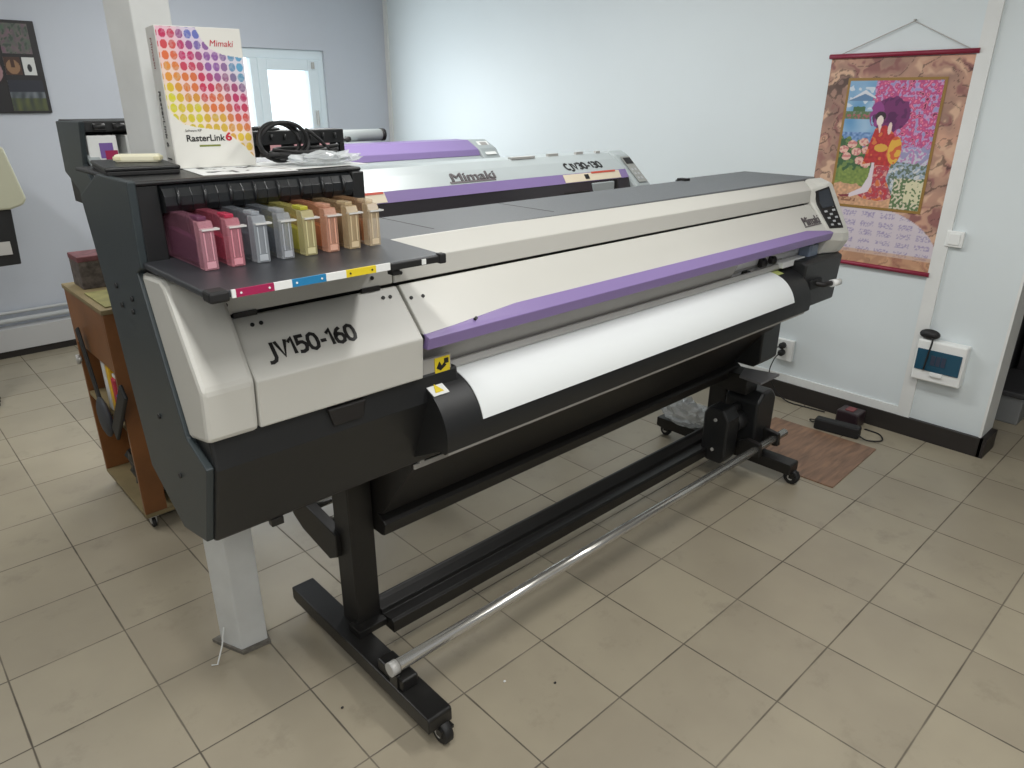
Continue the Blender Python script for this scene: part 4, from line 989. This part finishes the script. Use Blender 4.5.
# outlet with plugs
ou = thing('wall_outlet', 'white double wall outlet behind the right end of the foreground printer', 'outlet', (XR-.01, .52, .26))
B('outlet_plate', M_WHITE, ou, XR-.03, XR-.001, .455, .565, .235, .362, .004)
for z, lab in ((.328, 'black plug in the upper socket of the white outlet'), (.285, 'black plug in the lower socket of the white outlet')):
    t = thing('power_plug', lab, 'plug', (XR-.05, .51, z-.02), 'plugs in the wall outlet')
    bm = newbm(); tube(bm, [(XR-.030, .512, z), (XR-.055, .512, z), (XR-.066, .512, z)], [.019, .019, .010], 16); obj('plug_body', bm, M_RUB, t)
    if z > .3: pts = [(XR-.066, .512, z), (XR-.09, .55, z-.012), (XR-.12, .64, z-.03), (XR-.15, .80, z-.06)]
    else: pts = [(XR-.066, .512, z), (XR-.085, .53, .25), (XR-.09, .545, .16), (XR-.075, .50, .06), (XR-.07, .42, .01), (XR-.06, .30, .0065), (XR-.05, .20, .0065)]
    bm = newbm(); tube(bm, smooth_curve(pts, 6), .0035, 8); obj('plug_cord', bm, M_RUB, t)
# adapters on the floor by the wall
ad = thing('power_adapter', 'long black power adapter brick lying on the floor by the skirting', 'adapter', (2.66, .035, 0))
bm = newbm(); box(bm, 2.605, 2.665, -.075, .155, 0, .062); rot_about(bm, bm.verts[:], Vector((2.63, .04, 0)), math.radians(8)); obj('adapter_body', bm, M_RUB, ad, .008)
bm = newbm(); tube(bm, smooth_curve([(2.625, -.072, .03), (2.63, -.12, .012), (2.70, -.17, .005), (2.77, -.13, .005), (2.78, -.05, .005)], 6), .004, 8)
tube(bm, smooth_curve([(2.62, .155, .04), (2.63, .19, .03), (2.66, .19, .008), (2.70, .16, .005)], 6), .0035, 8); obj('adapter_cord', bm, M_RUB, ad)
ad = thing('power_block', 'small dark cube-shaped power block standing against the skirting behind the adapter brick', 'power block', (2.79, .04, 0))
bm = newbm(); box(bm, 2.735, 2.845, -.02, .10, 0, .088); obj('block_body', bm, mat('dark_maroon_plastic', (46, 34, 38), .35), ad, .01)
bm = newbm(); box(bm, 2.76, 2.82, .02, .065, .088, .092); obj('block_button', bm, mat('dull_red', (120, 50, 54), .4), ad, .002)
# brown laminate board
bm = newbm(); prism(bm, [(2.03, -.212), (2.578, -.19), (2.567, .36), (2.015, .345)], .0005, .006, 'z')
def wood_mat():
    m = mat('brown_laminate', (142, 102, 78), .45)
    n = m.node_tree.nodes; l = m.node_tree.links
    tc = n.new('ShaderNodeTexCoord'); mp = n.new('ShaderNodeMapping'); mp.inputs['Scale'].default_value = (2.5, 16, 1)
    t = n.new('ShaderNodeTexNoise'); t.inputs['Scale'].default_value = 2.2; t.inputs['Detail'].default_value = 8; t.inputs['Distortion'].default_value = .6
    r = n.new('ShaderNodeValToRGB'); r.color_ramp.elements[0].position = .3; r.color_ramp.elements[1].position = .75
    r.color_ramp.elements[0].color = (*lin((106, 82, 66)), 1); r.color_ramp.elements[1].color = (*lin((158, 122, 96)), 1)
    l.new(tc.outputs['Object'], mp.inputs[0]); l.new(mp.outputs[0], t.inputs[0]); l.new(t.outputs[0], r.inputs[0]); l.new(r.outputs[0], n['Principled BSDF'].inputs['Base Color']); return m
tag(obj('laminate_board', bm, wood_mat()), 'square brown wood-look board lying on the floor by the right wall', 'board')
# plastic bag lying on the rear of the right foot
bm = newbm(); bmesh.ops.create_icosphere(bm, subdivisions=4, radius=1)
for v in bm.verts:
    d = v.co.copy(); n_ = 1+noise.noise(d*2.4)*.35+noise.noise(d*6)*.22+noise.noise(d*13)*.1
    v.co = Vector((1.935+d.x*.085*n_, .53+d.y*.125*n_, .1135+max(0, (d.z*.5+.35)*.13*n_)))
o = obj('plastic_bag', bm, mat('clear_bag', (190, 194, 194), .15, alpha=.55, spec=1), None); tag(o, 'crumpled clear plastic bag lying on the rear foot of the printer stand', 'plastic bag')
# hall clutter
hb = thing('grey_crate', 'grey box on the floor of the dark hall behind the end of the right wall', 'crate', (3.6, -.52, 0))
B('crate_body', mat('crate_grey', (120, 122, 122), .5), hb, 3.45, 3.85, -.60, -.43, 0.0, .16, .008); B('crate_lid', mat('crate_dark', (60, 60, 62), .5), hb, 3.43, 3.87, -.61, -.428, .16, .19, .006)
ht = thing('dark_cabinet', 'tall dark cabinet standing in the hall behind the right wall end', 'cabinet', (4.3, -.55, 0))
B('cabinet_body', mat('cabinet_dark', (40, 38, 40), .5), ht, 4.0, 4.6, -.80, -.43, 0, 2.0, .006)
B('cabinet_door', mat('cabinet_door_dark', (50, 48, 50), .4), ht, 4.01, 4.59, -.818, -.80, .05, 1.95, .004)
# specks on floor
for i, (x, y) in enumerate(((.23, -.16), (-.30, .20), (.12, -.05))):
    bm = newbm(); sphere(bm, (x, y, .003), .004, 1.2, 1, .7, 8); o = obj('floor_speck', bm, M_RUB if i != 2 else M_WHITE)
    tag(o, ('tiny black speck on the floor right of the take-up tube', 'tiny dark speck on the floor between the white column and the stand foot', 'tiny white speck on the floor near the take-up tube')[i], 'speck')

# ================================================================ LIGHTS
def area(name, loc, sx, sy, power, col, rot=(0, 0, 0)):
    d = bpy.data.lights.new(name, 'AREA'); d.shape = 'RECTANGLE'; d.size = sx; d.size_y = sy; d.energy = power; d.color = col
    o = bpy.data.objects.new(name, d); COL.objects.link(o); o.location = loc; o.rotation_euler = rot; return o
WARM = (1.0, .99, .965); COOL = (.86, .94, 1.0)
for x, y, pw in ((-.80, -.9, 19), (.95, -.9, 20), (1.4, -2.6, 8), (1.3, 1.3, 20), (1.0, 2.9, 22), (-1.3, 2.2, 20)):
    area('ceiling_lamp_light', (x, y, ZC-.07), .16, 1.25, pw, WARM)
area('room_light', (-1.8, -2.4, ZC-.07), 1.2, 1.2, 36, WARM)
area('window_light', ((wx0+wx1)/2, YB-.05, 1.5), 1.1, 1.0, 20, COOL, (-PI/2, 0, 0))
wd = bpy.data.worlds.new('daylight'); S.world = wd; wd.use_nodes = True
bg = wd.node_tree.nodes['Background']; bg.inputs[0].default_value = (.85, .94, 1, 1); bg.inputs[1].default_value = 2.2

# ================================================================ CAMERA
cd = bpy.data.cameras.new('camera'); cam = bpy.data.objects.new('camera', cd); COL.objects.link(cam)
cd.sensor_width = 36; cd.lens = 713.867*36/1024; cd.clip_start = .05
r0 = Vector((0.73106716, -0.68229846, 0.00310038)); r1 = Vector((-0.25181463, -0.27403122, -0.92816824)); r2 = Vector((0.63413736, 0.6777726, -0.37214796))
Mx = Matrix((r0, -r1, -r2)).transposed().to_4x4(); Mx.translation = Vector((-1.029248, -1.30746889, 1.67408427))
cam.matrix_world = Mx
S.camera = cam
S.view_settings.view_transform = 'Standard'; S.view_settings.look = 'None'; S.view_settings.gamma = 1; S.view_settings.exposure = .30
S.view_settings.use_curve_mapping = False
S.cycles.use_denoising = True; S.cycles.max_bounces = 8; S.cycles.diffuse_bounces = 5; S.cycles.transparent_max_bounces = 16
S.cycles.sample_clamp_indirect = 4
